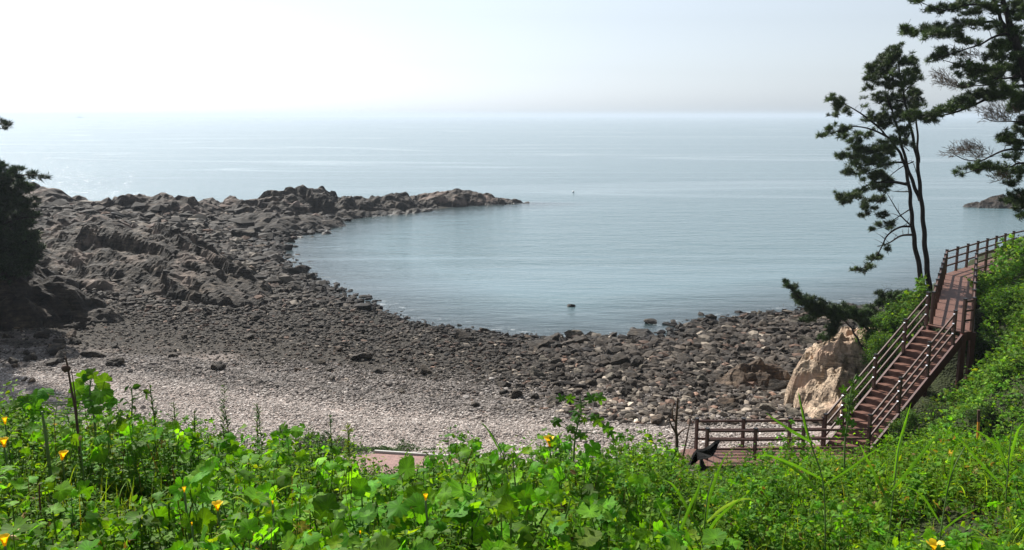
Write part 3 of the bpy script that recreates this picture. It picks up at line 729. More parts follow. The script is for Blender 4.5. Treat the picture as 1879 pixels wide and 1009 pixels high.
# brick path with white kerb at the foot of the near bank
BZ = 2.28
q = [G(640, 838, BZ), G(688, 831, BZ), G(860, 842, BZ), G(900, 843, BZ), G(900, 880, BZ), G(640, 872, BZ)]
m, t, b = newmat('brick_paving'); v = objvec(t, (1, 1, 1), (0, 0, .1)); br = N(t, 'ShaderNodeTexBrick'); t.links.new(v, br.inputs[0])
br.inputs['Color1'].default_value = (.27, .15, .13, 1); br.inputs['Color2'].default_value = (.20, .105, .092, 1); br.inputs['Mortar'].default_value = (.13, .085, .07, 1)
br.inputs['Scale'].default_value = 1.0; br.inputs['Brick Width'].default_value = .21; br.inputs['Row Height'].default_value = .105; br.inputs['Mortar Size'].default_value = .008
n = noise(t, 3, 5, .6, v); c = mix(t, .35, br.outputs[0], n.outputs[0], 'OVERLAY'); t.links.new(c, b.inputs['Base Color']); b.inputs['Roughness'].default_value = .8
mb = MB(); mb.add([p for p in q] + [p - UP * .4 for p in q], [[0, 1, 2, 3, 4, 5], [11, 10, 9, 8, 7, 6]] + [[i, i + 6, (i + 1) % 6 + 6, (i + 1) % 6] for i in range(6)])
o = mb.build('brick_path', m); tag(o, kind='structure')
kb = MB().bar(G(688, 830, BZ) + UP * .03, G(900, 842.5, BZ) + UP * .0, .09, .10, ch=.015).build('white_kerb', M['white_stone'], origin=G(780, 836, BZ)); tag(o, kind='structure')
tag(kb, 'white stone kerb edging the red brick path below the bank', 'kerb')

# ------------------------------------------------------------------ pine trees
def tri_needles(rng, n, L, up, wd):
    V, F = [], []
    for k in range(n):
        th = rng.uniform(0, 2 * math.pi); e = rng.uniform(up, 1.25); d = np.array([math.cos(th) * math.cos(e), math.sin(th) * math.cos(e), math.sin(e)])
        s = np.cross(d, (0, 0, 1)); s /= np.linalg.norm(s) + 1e-6; l = L * rng.uniform(.7, 1.1); i = len(V); o = d * L * .05
        V += [o - s * wd, o + s * wd, d * l * .6 + s * wd * .8, d * l * 1.0 + np.array([0, 0, -.08 * L])]; F += [[i, i + 1, i + 2], [i, i + 2, i + 3]]
    return np.array(V), np.array(F)
T_ND = [tri_needles(np.random.default_rng(700 + k), 13, 1.0, -.35, .055) for k in range(6)]
def foliage(parent, pads, ndl=.16, dens=90, col=(.028, .05, .018), name='foliage', flat=.75, seed=1, mat='needle', dark=.5, dthick=.9):
    """pads: (centre xyz, rx, rz): shoots gathered into ragged cushions"""
    rng = np.random.default_rng(seed); PP = []; TW = []
    for c, rx, rz in pads:
        rx *= 1.3; rz *= 1.4
        n = max(8, int(dens * rx * rz * 4)); nt_ = max(4, int(n / 7))
        # twigs radiating inside the pad, each carrying a row of needle tufts
        st = rng.normal(size=(nt_, 3)); st /= np.linalg.norm(st, axis=1)[:, None] + 1e-6
        st = st * rng.random((nt_, 1)) ** .5 * np.array([rx * .7, rx * dthick * .7, rz * .75])
        dr = st / (np.linalg.norm(st, axis=1)[:, None] + 1e-6) + rng.normal(0, .5, (nt_, 3)); dr[:, 2] = dr[:, 2] * .4 + .15; dr /= np.linalg.norm(dr, axis=1)[:, None]
        ln = np.clip(rx * .45, .15, .5) * rng.uniform(.6, 1.3, nt_)
        k = rng.integers(0, nt_, n); t_ = rng.random((n, 1)) ** .7
        PP.append(np.asarray(c) + st[k] + dr[k] * t_ * ln[k][:, None] + rng.normal(0, .03, (n, 3)))
        for a_ in range(nt_): TW.append((np.asarray(c) + st[a_] * .4, np.asarray(c) + st[a_] + dr[a_] * ln[a_]))
    mbt = MB()
    for a_, b_ in TW: mbt.tube([a_, (a_ + b_) / 2 - np.array([0, 0, .03]), b_], [.012, .008, .004], 3, False)
    if parent is not None and TW: mbt.build('twigs', M['bark'], parent)
    PP = np.vstack(PP); n = len(PP)
    s = ndl * rng.lognormal(0, .18, n); rot = rotmats(rng.uniform(0, 6.28, n), np.abs(rng.normal(0, .55, n)), rng.uniform(0, 6.28, n))
    cl = np.array(col)[None] * rng.lognormal(0, .3, (n, 1)) * (1 + .5 * vnoise(PP[:, 0] * 1.1, PP[:, 1] * 1.1, PP[:, 2] * 1.1, 5)[:, None]) * np.array([1, 1, 1])
    return swarm(name, T_ND, PP, rot, s, np.clip(cl, .004, .5), M[mat], parent=parent)
def tree(name, label, cat, base, stems, limbs, pads, ndl, dens, col, conv, seed, group=None, dead=None, depthj=.9, **kw):
    """stems / limbs in the drawing's own grid, conv turns them into places"""
    rng = np.random.default_rng(seed); r = empty(name, tuple(base), label, cat, group)
    for pts, r0, r1 in stems:
        w_ = spline([conv(p[0], p[1], p[2] if len(p) > 2 else 0) for p in pts], 6)
        w_ = w_ + np.stack([.02 * np.sin(np.arange(len(w_)) * .9), np.zeros(len(w_)), np.zeros(len(w_))], 1)
        MB().tube(w_, np.linspace(r0, r1, len(w_)), 9).build('trunk', M['bark'], r, smooth=True)
    for pts, r0 in limbs:
        j = rng.uniform(-1, 1) * depthj; m_ = len(pts)
        w_ = spline([conv(p[0], p[1], j * i / (m_ - 1)) for i, p in enumerate(pts)], 5)
        mb = MB(); rr_ = np.linspace(r0, r0 * .25, len(w_)); mb.tube(w_, rr_, 6)
        for q in range(2, len(w_) - 1, 2):
            d = rng.normal(size=3); d[2] = abs(d[2]) * .5 + .2; d /= np.linalg.norm(d); L_ = rng.uniform(.25, .6)
            mb.tube([w_[q], w_[q] + d * L_ * .5 + UP * .02, w_[q] + d * L_], [rr_[q] * .4, rr_[q] * .25, .006], 4)
        mb.build('branch', M['bark'], r, smooth=True)
    pp = []
    for cx, cy, rx, ry in pads:
        j = rng.uniform(-1, 1) * depthj; c = conv(cx, cy, j); ppm = conv(cx + 10, cy, j)[0] - c[0]
        pp.append((c, rx * ppm / 10, ry * ppm / 10))
    foliage(r, pp, ndl, dens, col, seed=seed, **kw)
    if dead:
        rng2 = np.random.default_rng(seed + 5); mb = MB()
        for cx, cy, rx, ry in dead:
            c = conv(cx, cy, 0); ppm = (conv(cx + 10, cy, 0)[0] - c[0]) / 10
            for k in range(int(26 + rx * ry / 22)):
                a = c + np.array([rng2.uniform(-1, 1) * rx * ppm, rng2.uniform(-.5, .5), rng2.uniform(-1, 1) * ry * ppm]); d = np.array([-rng2.uniform(.1, 1), rng2.normal() * .5, rng2.uniform(-.2, .9)]); d /= np.linalg.norm(d)
                L_ = rng2.uniform(.2, .5); mid = a + d * L_ * .5 + rng2.normal(size=3) * .03; mb.tube([a, mid, a + d * L_], [.010, .007, .004], 3, False)
                for _ in range(3):
                    e = d + rng2.normal(size=3) * .6; mb.tube([mid, mid + e / np.linalg.norm(e) * .18], [.006, .003], 3, False)
        mb.build('dead_twigs', M['twig'], r)
    return r
# two stemmed pine by the boardwalk
def cz8(D): return lambda x, y, dy=0: P(1500 + x * .4365, 80 + y * .4365, D + dy)
cv = cz8(39.5)
tbase = cv(455, 1030); tbase[2] -= .25
tree('pine_tree', 'slender twin stemmed pine standing beside the bend of the boardwalk', 'pine tree', tbase,
     [([(440, 1045), (432, 960), (412, 860), (402, 780), (394, 700), (388, 620), (372, 530), (352, 470), (318, 420), (288, 385), (250, 345)], .12, .035),
      ([(472, 1045), (462, 950), (452, 850), (446, 760), (438, 670), (428, 580), (420, 490), (404, 410), (388, 330), (370, 250), (352, 160), (337, 70), (334, 30)], .125, .022),
      ([(432, 660, .1), (408, 600, .2), (382, 530, .3), (358, 440, .3), (335, 350, .2), (312, 280, .1), (290, 220, 0)], .09, .03),
      ([(426, 500, .1), (421, 430, .3), (418, 340, .4), (405, 260, .3), (400, 200, .2)], .06, .02)],
     [([(402, 803), (350, 808), (300, 838), (250, 853)], .055), ([(397, 768), (345, 772), (295, 805), (272, 850), (248, 892), (205, 935), (160, 955)], .05),
      ([(396, 768), (350, 722), (312, 662), (288, 622)], .035), ([(378, 592), (322, 582), (252, 584), (202, 600), (150, 638), (88, 650)], .07),
      ([(384, 622), (340, 622), (300, 618)], .03), ([(386, 698), (332, 733), (282, 768), (235, 784)], .03), ([(368, 500), (312, 500), (252, 522), (182, 545)], .045),
      ([(290, 390), (240, 365), (182, 350), (130, 352), (50, 380)], .045), ([(250, 345), (192, 300), (130, 262), (60, 228)], .045),
      ([(330, 432), (260, 452), (190, 470), (120, 480)], .035), ([(405, 495), (352, 520), (300, 560), (262, 600)], .03), ([(430, 590), (400, 498), (372, 500)], .02),
      ([(355, 180), (300, 150), (240, 130)], .03), ([(372, 250), (330, 235), (290, 240)], .03), ([(365, 200), (400, 170), (430, 150)], .03), ([(345, 110), (300, 90), (250, 88)], .025), ([(350, 140), (390, 100), (405, 78)], .02),
      ([(388, 330), (340, 300), (260, 320)], .03), ([(290, 625), (260, 660), (210, 705)], .025), ([(340, 735), (300, 760), (270, 735)], .02), ([(386, 452), (350, 420), (330, 410)], .02)],
     [(340, 30, 26, 20), (318, 48, 34, 16), (280, 45, 22, 14), (262, 82, 34, 16), (225, 100, 26, 10), (330, 82, 60, 22), (398, 72, 22, 16), (230, 130, 30, 20), (215, 152, 22, 10), (300, 130, 60, 18), (400, 122, 36, 20), (425, 140, 20, 12), (215, 185, 22, 8), (280, 178, 50, 14), (365, 175, 40, 24), (415, 205, 26, 16), (385, 232, 38, 22), (428, 250, 16, 10), (300, 232, 44, 18), (245, 222, 14, 10), (196, 230, 8, 5), (405, 270, 26, 16), (320, 268, 50, 14), (200, 266, 8, 5), (255, 305, 40, 14), (235, 325, 38, 12), (330, 312, 46, 20), (395, 312, 26, 20), (280, 345, 42, 14),
      (55, 232, 24, 9), (92, 245, 24, 12), (95, 270, 26, 14), (80, 300, 22, 8), (118, 290, 20, 12),
      (30, 388, 24, 9), (75, 368, 38, 15), (112, 355, 24, 9), (110, 392, 26, 11), (150, 418, 30, 14), (160, 440, 34, 12), (200, 382, 40, 11), (125, 478, 40, 11), (100, 470, 20, 8), (200, 452, 50, 16), (220, 480, 62, 16), (282, 435, 44, 20), (300, 460, 30, 16), (335, 412, 40, 15), (360, 372, 28, 22), (170, 512, 50, 12), (262, 505, 48, 18), (125, 545, 30, 9), (195, 545, 58, 12), (270, 558, 36, 18), (178, 572, 14, 7), (250, 610, 38, 16), (292, 588, 26, 14), (235, 572, 20, 12), (380, 430, 20, 10),
      (75, 635, 20, 8), (105, 645, 30, 14), (150, 640, 34, 14), (112, 668, 24, 9), (180, 618, 22, 10), (232, 660, 38, 12), (262, 650, 20, 10), (215, 690, 28, 12), (190, 676, 18, 6), (205, 716, 18, 10), (186, 728, 10, 5),
      (272, 722, 18, 13), (302, 752, 18, 12), (268, 760, 18, 10), (232, 784, 14, 8), (305, 775, 14, 6), (288, 868, 13, 12), (262, 896, 14, 10), (235, 905, 16, 11), (232, 935, 10, 8), (208, 940, 18, 8), (175, 955, 26, 8)],
     .19, 260, (.050, .080, .020), cv, 31, depthj=.8)
# big pine leaning in from the right
def cz5(D): return lambda x, y, dy=0: P(1430 + x * .535, y * .535, D + dy)
cv = cz5(33.5)
b0 = cv(905, 1180); b0[2] = float(land(b0[:1], b0[1:2])[0][0]) - .2
def bx(x, y): return (x, y)
tree('pine_tree', 'tall dark pine reaching in over the boardwalk from the right edge', 'pine tree', b0,
     [([(905, 1200), (900, 900), (893, 650), (880, 450), (858, 300), (832, 200), (806, 130), (785, 60), (768, 0), (755, -60)], .24, .07),
      ([(832, 200), (790, 120), (762, 70), (745, 20), (720, -40)], .09, .04)],
     [([(812, 115), (760, 80), (700, 75), (600, 92), (500, 108), (420, 95)], .06), ([(822, 105), (740, 125), (690, 152), (640, 168), (540, 200)], .05),
      ([(870, 290), (800, 300), (740, 325), (640, 372), (560, 395), (470, 402)], .07), ([(893, 520), (820, 512), (770, 516), (722, 537), (690, 551), (640, 548), (600, 530)], .05),
      ([(893, 560), (820, 560), (790, 572), (700, 578), (600, 605)], .05), ([(880, 420), (800, 416), (740, 416), (700, 405)], .03), ([(775, 20), (700, 15), (640, 18), (560, 35), (480, 5)], .045),
      ([(845, 255), (780, 268), (700, 265), (620, 225), (560, 205)], .045), ([(893, 640), (850, 690), (800, 700)], .04), ([(850, 300), (740, 290), (620, 295), (560, 262)], .03), ([(888, 480), (830, 480), (780, 465)], .03)],
     [(492, 4, 34, 7), (550, 34, 46, 9), (600, 22, 40, 9), (640, 5, 40, 9), (690, 20, 46, 13), (650, 44, 40, 8), (740, 35, 30, 12), (800, 20, 44, 22), (840, 50, 30, 30),
      (425, 98, 18, 12), (440, 115, 26, 11), (480, 110, 40, 13), (530, 120, 46, 14), (575, 108, 44, 14), (600, 125, 30, 8), (640, 88, 46, 9), (560, 92, 30, 8), (690, 78, 36, 8), (735, 90, 34, 9),
      (785, 115, 46, 22), (800, 160, 54, 26), (745, 158, 26, 14), (830, 205, 30, 30), (770, 190, 50, 14), (720, 195, 26, 10),
      (540, 205, 30, 11), (580, 186, 42, 12), (555, 180, 20, 8), (640, 140, 28, 8), (665, 150, 24, 8), (620, 225, 34, 12), (680, 240, 44, 14), (640, 255, 30, 12), (720, 255, 54, 17), (780, 240, 44, 22), (700, 282, 50, 9), (640, 300, 34, 7), (830, 265, 30, 24),
      (462, 395, 28, 12), (485, 405, 26, 12), (520, 395, 34, 16), (560, 385, 34, 15), (600, 372, 34, 15), (635, 355, 34, 16), (670, 338, 36, 16), (705, 328, 36, 14), (745, 325, 38, 15), (785, 325, 44, 20), (830, 340, 26, 30), (760, 298, 44, 13),
      (800, 375, 30, 16), (830, 410, 24, 20), (780, 468, 30, 14), (800, 485, 36, 14), (825, 505, 24, 18), (800, 540, 26, 9), (835, 445, 20, 20),
      (618, 598, 20, 7), (645, 578, 24, 10), (690, 582, 40, 9), (735, 578, 44, 12), (700, 565, 20, 6), (790, 588, 44, 14), (760, 602, 24, 6), (835, 600, 20, 20), (790, 630, 28, 11), (825, 668, 34, 18), (780, 690, 28, 9), (835, 700, 20, 16), (825, 730, 18, 14)],
     .18, 270, (.046, .078, .018), cv, 47, dead=[(556, 262, 10, 12), (580, 285, 26, 11), (610, 296, 22, 6), (655, 195, 22, 14), (735, 382, 26, 8), (745, 408, 44, 10), (780, 400, 40, 16), (610, 522, 26, 10), (650, 520, 32, 16), (668, 502, 22, 12), (690, 530, 30, 10), (760, 612, 20, 7)], depthj=.9)
# low leaning pine above the tan cliff
def cz7(D): return lambda x, y, dy=0: P(1420 + x * .198, 500 + y * .198, D + dy)
cv = cz7(35.2)
tree('leaning_pine', 'low dark pine leaning out over the tan cliff and stones', 'pine tree', cv(905, 560),
     [([(905, 570), (850, 500), (770, 440), (640, 400), (450, 350), (300, 280), (200, 190), (120, 100)], .07, .015), ([(835, 720, -1.0), (790, 640, -1.1), (750, 570, -1.0), (700, 490, -.6), (640, 440, -.3), (560, 440, 0)], .05, .02)],
     [([(560, 440), (520, 530), (480, 600)], .025), ([(450, 350), (380, 400), (320, 440)], .02), ([(640, 400), (640, 350), (650, 320)], .02)],
     [(118, 100, 16, 26), (150, 140, 22, 18), (190, 150, 14, 26), (200, 180, 26, 18), (215, 225, 34, 22), (250, 260, 44, 26), (300, 290, 50, 28), (345, 240, 34, 20), (365, 330, 55, 32), (430, 300, 44, 26), (455, 360, 55, 34), (390, 390, 55, 26), (310, 440, 46, 16), (525, 350, 55, 34), (560, 420, 60, 36), (620, 390, 60, 40), (700, 370, 55, 34), (760, 400, 55, 38), (640, 325, 22, 22), (545, 490, 50, 30), (480, 600, 45, 24), (530, 550, 36, 28), (820, 430, 44, 26), (870, 390, 36, 20), (850, 470, 30, 40)],
     .15, 800, (.038, .068, .020), cv, 53, depthj=.45, dthick=.7)
cv = cz7(38)
tree('evergreen_shrub', 'dark evergreen shrub on the ridge left of the pine stems', 'shrub', cv(1100, 360),
     [([(1100, 380), (1080, 300), (1040, 230)], .04, .02), ([(1150, 360), (1180, 280), (1260, 210)], .04, .015)], [([(1015, 190), (1038, 150), (1090, 160), (1112, 195)], .012)],
     [(980, 210, 30, 26), (990, 280, 44, 34), (1050, 230, 60, 34), (1120, 210, 50, 28), (1190, 200, 44, 22), (1230, 215, 40, 16), (1290, 202, 22, 12), (1060, 290, 70, 34), (1180, 260, 60, 40), (1120, 310, 60, 30), (900, 350, 50, 30)],
     .15, 700, (.04, .075, .022), cv, 59, depthj=.5)
# the dark evergreens at the left edge
cv = lambda x, y, dy=0: P(x, y, 48 + dy)
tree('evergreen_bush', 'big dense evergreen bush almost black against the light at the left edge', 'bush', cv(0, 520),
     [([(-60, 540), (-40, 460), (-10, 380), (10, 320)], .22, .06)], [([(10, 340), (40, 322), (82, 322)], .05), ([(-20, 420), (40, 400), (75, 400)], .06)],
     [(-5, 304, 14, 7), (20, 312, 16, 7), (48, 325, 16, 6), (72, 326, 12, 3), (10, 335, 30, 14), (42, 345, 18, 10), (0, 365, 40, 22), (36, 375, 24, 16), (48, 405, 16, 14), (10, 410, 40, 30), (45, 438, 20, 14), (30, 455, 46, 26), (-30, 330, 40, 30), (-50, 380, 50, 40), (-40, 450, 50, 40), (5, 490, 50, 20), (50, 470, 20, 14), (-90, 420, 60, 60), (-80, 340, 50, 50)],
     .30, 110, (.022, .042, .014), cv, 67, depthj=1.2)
cv = lambda x, y, dy=0: P(x, y, 50 + dy)
tree('shore_pine', 'twig tip of a tall pine poking in at the left edge above the sea', 'pine tree', P(-190, 520, 50),
     [([(-190, 540), (-180, 400), (-190, 250), (-170, 100), (-160, -60), (-150, -160)], .4, .12)],
     [([(-185, 260), (-100, 240), (-30, 226), (14, 228)], .08), ([(-180, 150), (-260, 110), (-330, 90)], .1), ([(-185, 330), (-120, 330), (-70, 310)], .08), ([(-160, -60), (-220, -100), (-280, -110)], .08)],
     [(4, 227, 12, 3.5), (15, 231, 6, 2.5), (-20, 230, 26, 6), (3, 236, 4, 2), (-70, 238, 30, 9), (-130, 240, 50, 20), (-130, 180, 60, 26), (-190, 140, 70, 30), (-270, 110, 70, 30), (-180, 30, 50, 30), (-230, 40, 70, 34), (-110, 320, 60, 26), (-160, 300, 70, 36), (-250, 260, 80, 40), (-200, -60, 80, 40), (-190, -90, 50, 36), (-260, -100, 60, 36), (-180, -150, 70, 40), (-300, 180, 70, 40), (-170, 90, 50, 24)],
     .3, 70, (.020, .035, .013), cv, 71, depthj=3.0, dthick=2.2)

# ------------------------------------------------------------------ leaves
def fan(outline, cup=.15, fold=.0, droop=0.0):
    """leaf from a polar outline [(angle deg, radius)], stalk end at origin side -Y, blade in XY"""
    V = [(0, 0, 0)]; n = len(outline)
    for a, r in outline:
        x, y = r * math.sin(R(a)), r * math.cos(R(a)); V.append((x * .5, y * .5, cup * .25 * r * r - fold * abs(x) * .3))
    for a, r in outline:
        x, y = r * math.sin(R(a)), r * math.cos(R(a)); V.append((x, y, cup * r * r - fold * abs(x) - droop * max(0, y) ** 2 + .012 * math.sin(a * .3) ))
    F = []
    for i in range(n - 1):
        F += [[0, 1 + i, 2 + i], [1 + i, 1 + n + i, 2 + n + i], [1 + i, 2 + n + i, 2 + i]]
    V = np.array(V, float); F = np.array([f[::-1] for f in F])
    rr = np.array([r for a, r in outline]); tip = (rr >= np.roll(rr, 1)) & (rr >= np.roll(rr, -1)); sh = np.where(tip, 1.3, .86); shade = np.concatenate([[1.45], sh, np.clip(sh, .8, 1.12)])
    return V, F, np.repeat(shade[:, None], 3, 1)
def lobed(lobes, depth, teeth=0, seed=0, tipf=.86):
    """outline: lobes = [(angle, length)], valleys between"""
    rng = np.random.default_rng(seed); o = []
    for i, (a, l) in enumerate(lobes):
        if i: 
            pa, pl = lobes[i - 1]; o.append(((a + pa) / 2, min(l, pl) * (1 - depth)))
        da = (lobes[1][0] - lobes[0][0]) * .22
        o += [(a - da, l * tipf), (a, l), (a + da, l * tipf)]
    if teeth:
        q = []
        for i in range(len(o) - 1):
            q.append(o[i]); q.append(((o[i][0] + o[i + 1][0]) / 2, (o[i][1] + o[i + 1][1]) / 2 * (1 - teeth + rng.random() * teeth * .6)))
        q.append(o[-1]); o = q
    return [(-172, .42)] + o + [(172, .42)] if lobes[0][0] < -100 else [(-165, .08)] + o + [(165, .08)]
SQ = [fan(lobed([(-145, .8), (-75, .95), (0, 1.05), (75, .95), (145, .8)], .13 + .05 * (k % 3), .09, k, .95), c, f, d) for k, (c, f, d) in enumerate([(.22, .1, .1), (.1, .25, .2), (.32, .0, .0), (-.08, .3, .25), (.2, .35, .0), (.05, .1, .3)])]
HOP = [fan(lobed([(-118, .62), (-58, .88), (0, 1.0), (58, .88), (118, .62)], .52, .05, k + 9), c, f, d) for k, (c, f, d) in enumerate([(.0, .25, .2), (.12, .15, .1), (-.15, .3, .3)])]
OV = []
for k, wd in enumerate((.34, .24, .42, .15)):
    V = [(0, 0, 0), (-wd * .8, .3, .06), (wd * .8, .3, .06), (0, .32, -.02), (-wd * .8, .65, .04), (wd * .8, .65, .04), (0, .66, -.04), (0, 1, -.14)]
    F = [[0, 3, 1], [0, 2, 3], [1, 3, 4], [3, 6, 4], [3, 2, 5], [3, 5, 6], [4, 6, 7], [6, 5, 7]]
    OV.append((np.array(V), np.array(F)))
SMALL = [(np.array([(0, 0, 0), (-.32, .5, .05), (.32, .5, .05), (0, 1, -.08)]), np.array([[0, 2, 1], [1, 2, 3]])), (np.array([(0, 0, 0), (-.2, .45, .06), (.24, .5, -.02), (0.05, 1, -.2)]), np.array([[0, 2, 1], [1, 2, 3]]))]
def stem_tmpl(w_=.012):
    V = [(-w_, 0, 0), (w_, 0, 0), (0, w_, 0), (-w_ * .7, 0, 1), (w_ * .7, 0, 1), (0, w_ * .7, 1)]
    return (np.array(V, float), np.array([[0, 1, 4], [0, 4, 3], [1, 2, 5], [1, 5, 4], [2, 0, 3], [2, 3, 5]]))
def blade(L, bend, wd, seg=7, hd_=0.0):
    V, F = [], []; x = 0; z = 0; a = 0
    for i in range(seg + 1):
        t = i / seg; ww = wd * (1 - t ** 2.2) * (.55 + .9 * min(t * 3, 1) * .5)
        V += [(-ww, x, z + ww * .25), (ww, x, z + ww * .25)]
        a = bend * t; x += math.sin(a) * L / seg; z += math.cos(a) * L / seg
    for i in range(seg): F += [[2 * i, 2 * i + 1, 2 * i + 3], [2 * i, 2 * i + 3, 2 * i + 2]]
    return np.array(V), np.array(F)
GR = [blade(1, b, w_) for b, w_ in ((.5, .010), (1.0, .012), (1.6, .010), (2.2, .013), (.25, .008), (1.3, .018))]
def weed(seed, h=1.0, nl=34, wd=.2, ll=.17, OVi=3):
    """an upright herb: stalk and narrow leaves, unit height"""
    rng = np.random.default_rng(seed); VV, FF, n = [], [], 0
    V, F = stem_tmpl(.009); V = V.copy(); V[3:, 0] += rng.normal() * .06; V[3:, 1] += rng.normal() * .06; top = V[3:].mean(0); VV.append(V); FF.append(F); n += len(V)
    for k in range(nl):
        t = .12 + .88 * (k / nl); p = top * np.array([t, t, 1]) * np.array([1, 1, t]); az_ = rng.uniform(0, 6.28); e = rng.uniform(-.1, .9); l = ll * (1.25 - .75 * t) * rng.uniform(.7, 1.3)
        V, F = OV[OVi] if rng.random() < .6 else SMALL[0]; r_ = rotmats(np.array([az_]), np.array([0.]), np.array([0.]))[0]
        ce, se = math.cos(e), math.sin(e); Rx = np.array([[1, 0, 0], [0, ce, -se], [0, se, ce]])
        VV.append((V * l) @ Rx.T @ r_.T + p); FF.append(F + n); n += len(V)
    return np.vstack(VV), np.vstack(FF)
WEED = [weed(k) for k in range(6)]
LOWEED = [weed(20 + k, nl=22, ll=.34, OVi=0) for k in range(4)]

def greens(n, base, var=.25, yel=.12):
    b = RNG.lognormal(0, var, n)[:, None]; y = (RNG.random(n) < yel)[:, None]; c = np.array(base)[None] * b
    c = np.where(y, c * np.array([1.5, 1.08, .8]), c); c[:, 0] *= RNG.uniform(.8, 1.3, n); return np.clip(c, .005, .6)
def face_rot(yaw, el, n):
    """leaf blades: normal leaning by el from vertical towards heading"""
    return rotmats(RNG.uniform(0, 6.28, n), el, yaw)
def veg_h(x, y):                     # rough height of the foreground growth above the soil
    return np.maximum(.04, .14 + .30 * (fbm(x * .8, y * .9, s=33, o=3) * .5 + .5) + .24 * vnoise(x * 2.0, y * 2.6, s=35))
def gaps(x, y): return (vnoise(x * 2.0, y * 2.6, s=35) + .5 * vnoise(x * 5, y * 5, s=37) > -.38) | (RNG.random(len(x)) < .22)
def near_pts(n, y0, y1, ext=.66, pw=1.0):
    y = y0 + (y1 - y0) * RNG.random(n) ** pw; x = RNG.uniform(-1, 1, n) * ext * y; return x, y
def put(x, y, hfrac, extra=0):
    z, _, _ = land(x, y); return z + veg_h(x, y) * hfrac + extra
# squash patch
def squash(n, y0, y1, keep):
    x, y = near_pts(n, y0, y1); k = keep(x, y); x, y = x[k], y[k]; n = len(x)
    k = gaps(x, y); x, y = x[k], y[k]; n = len(x)
    z = put(x, y, RNG.uniform(.75, 1.25, n)); s = RNG.uniform(.028, .070, n)
    rot = face_rot(RNG.normal(-1.6, 1.0, n), np.abs(RNG.normal(.65, .4, n)), n)
    return np.stack([x, y, z], 1), rot, s
mask1 = lambda x, y: (vnoise(x * .55 + 3, y * .55, s=41) > np.where(x < -1.2, -.45, np.where(x < 1.2, -.2, .12)))
p1, r1, s1 = squash(4600, 2.7, 8.4, mask1); c1 = greens(len(p1), (.100, .262, .012), .32, .08)
o = swarm('squash_leaves', SQ, p1, r1, s1, c1, M['leaf'], smooth=True); tag(o, 'broad squash leaves carpeting the near bank', 'vine', kind='stuff')
hs = np.full(len(p1), .22); pp = p1.copy(); pp[:, 2] -= .22
o2 = swarm('squash_stalks', [stem_tmpl(.0045 / .3)], pp, rotmats(RNG.uniform(0, 6, len(pp)), RNG.normal(0, .25, len(pp)), RNG.uniform(0, 6, len(pp))), np.stack([np.full(len(pp), .3), np.full(len(pp), .3), hs], 1), greens(len(pp), (.10, .18, .05), .2, 0), M['small_leaf']); tag(o2, 'green leaf stalks under the squash leaves', 'vine stalks', kind='stuff')
# hop like climbers
n = 15000; x, y = near_pts(n, 2.8, 9.0); k = vnoise(x * .7, y * .7, s=51) > np.where(x > .2, -.35, .1); k &= gaps(x, y); x, y = x[k], y[k]; n = len(x)
pos = np.stack([x, y, put(x, y, RNG.uniform(.65, 1.25, n))], 1)
o = swarm('hop_leaves', HOP, pos, face_rot(RNG.normal(-1.6, 1.2, n), np.abs(RNG.normal(.7, .45, n)), n), RNG.uniform(.020, .055, n), greens(n, (.080, .215, .014), .3, .08), M['leaf']); tag(o, 'lobed hop leaves scrambling over the near bank', 'vine', kind='stuff')
# mixed small herbs
n = 5200; x, y = near_pts(n, 2.6, 9.5); z, _, _ = land(x, y)
h = np.clip(veg_h(x, y) * RNG.uniform(.7, 1.18, n), .08, 1); tall = RNG.random(n) < .05; h = np.where(tall & (x < 2.0), h * 1.25, h); wt = RNG.integers(0, 10, n); h = np.where(wt >= 6, np.minimum(h, .28), h)
o = swarm('weeds', WEED + LOWEED, np.stack([x, y, z - .02], 1), rotmats(RNG.uniform(0, 6.28, n), RNG.normal(0, .14, n), RNG.uniform(0, 6.28, n)), h, greens(n, (.09, .20, .018), .3, .14), M['small_leaf'], tid=wt); tag(o, 'mixed leafy weeds growing on the near bank', 'weeds', kind='stuff')
# dark undergrowth filling
n = 130000; x, y = near_pts(n, 2.5, 9.8); k = gaps(x, y); x, y = x[k], y[k]; n = len(x); pos = np.stack([x, y, put(x, y, RNG.uniform(.0, 1.22, n))], 1)
o = swarm('undergrowth', OV + SMALL, pos, face_rot(RNG.uniform(0, 6.28, n), np.abs(RNG.normal(.6, .5, n)), n), RNG.uniform(.015, .05, n), greens(n, (.088, .20, .014), .32, .1), M['small_leaf']); tag(o, 'dense low leafy undergrowth on the near bank', 'undergrowth', kind='stuff')
# dry stems and curled dead leaves among the green
n = 900; x, y = near_pts(n, 2.6, 8.5); z, _, _ = land(x, y); hh_ = veg_h(x, y) * RNG.uniform(.7, 1.35, n)
o = swarm('dead_stems', [stem_tmpl(.010)], np.stack([x, y, z], 1), rotmats(RNG.uniform(0, 6, n), RNG.normal(0, .35, n), RNG.uniform(0, 6, n)), np.stack([np.full(n, .3), np.full(n, .3), hh_], 1), np.array([.13, .085, .045]) * RNG.lognormal(0, .4, (n, 1)), M['small_leaf']); tag(o, 'dry brown stems standing among the green weeds', 'dead stems', kind='stuff')
n = 1500; x, y = near_pts(n, 2.6, 7.5); o = swarm('dead_leaves', HOP + OV[:3], np.stack([x, y, put(x, y, RNG.uniform(.1, .95, n))], 1), face_rot(RNG.uniform(0, 6.28, n), np.abs(RNG.normal(.8, .5, n)), n), RNG.uniform(.02, .055, n), np.array([.20, .13, .06]) * RNG.lognormal(0, .45, (n, 1)), M['small_leaf']); tag(o, 'withered brown leaves caught in the foreground weeds', 'dead leaves', kind='stuff')
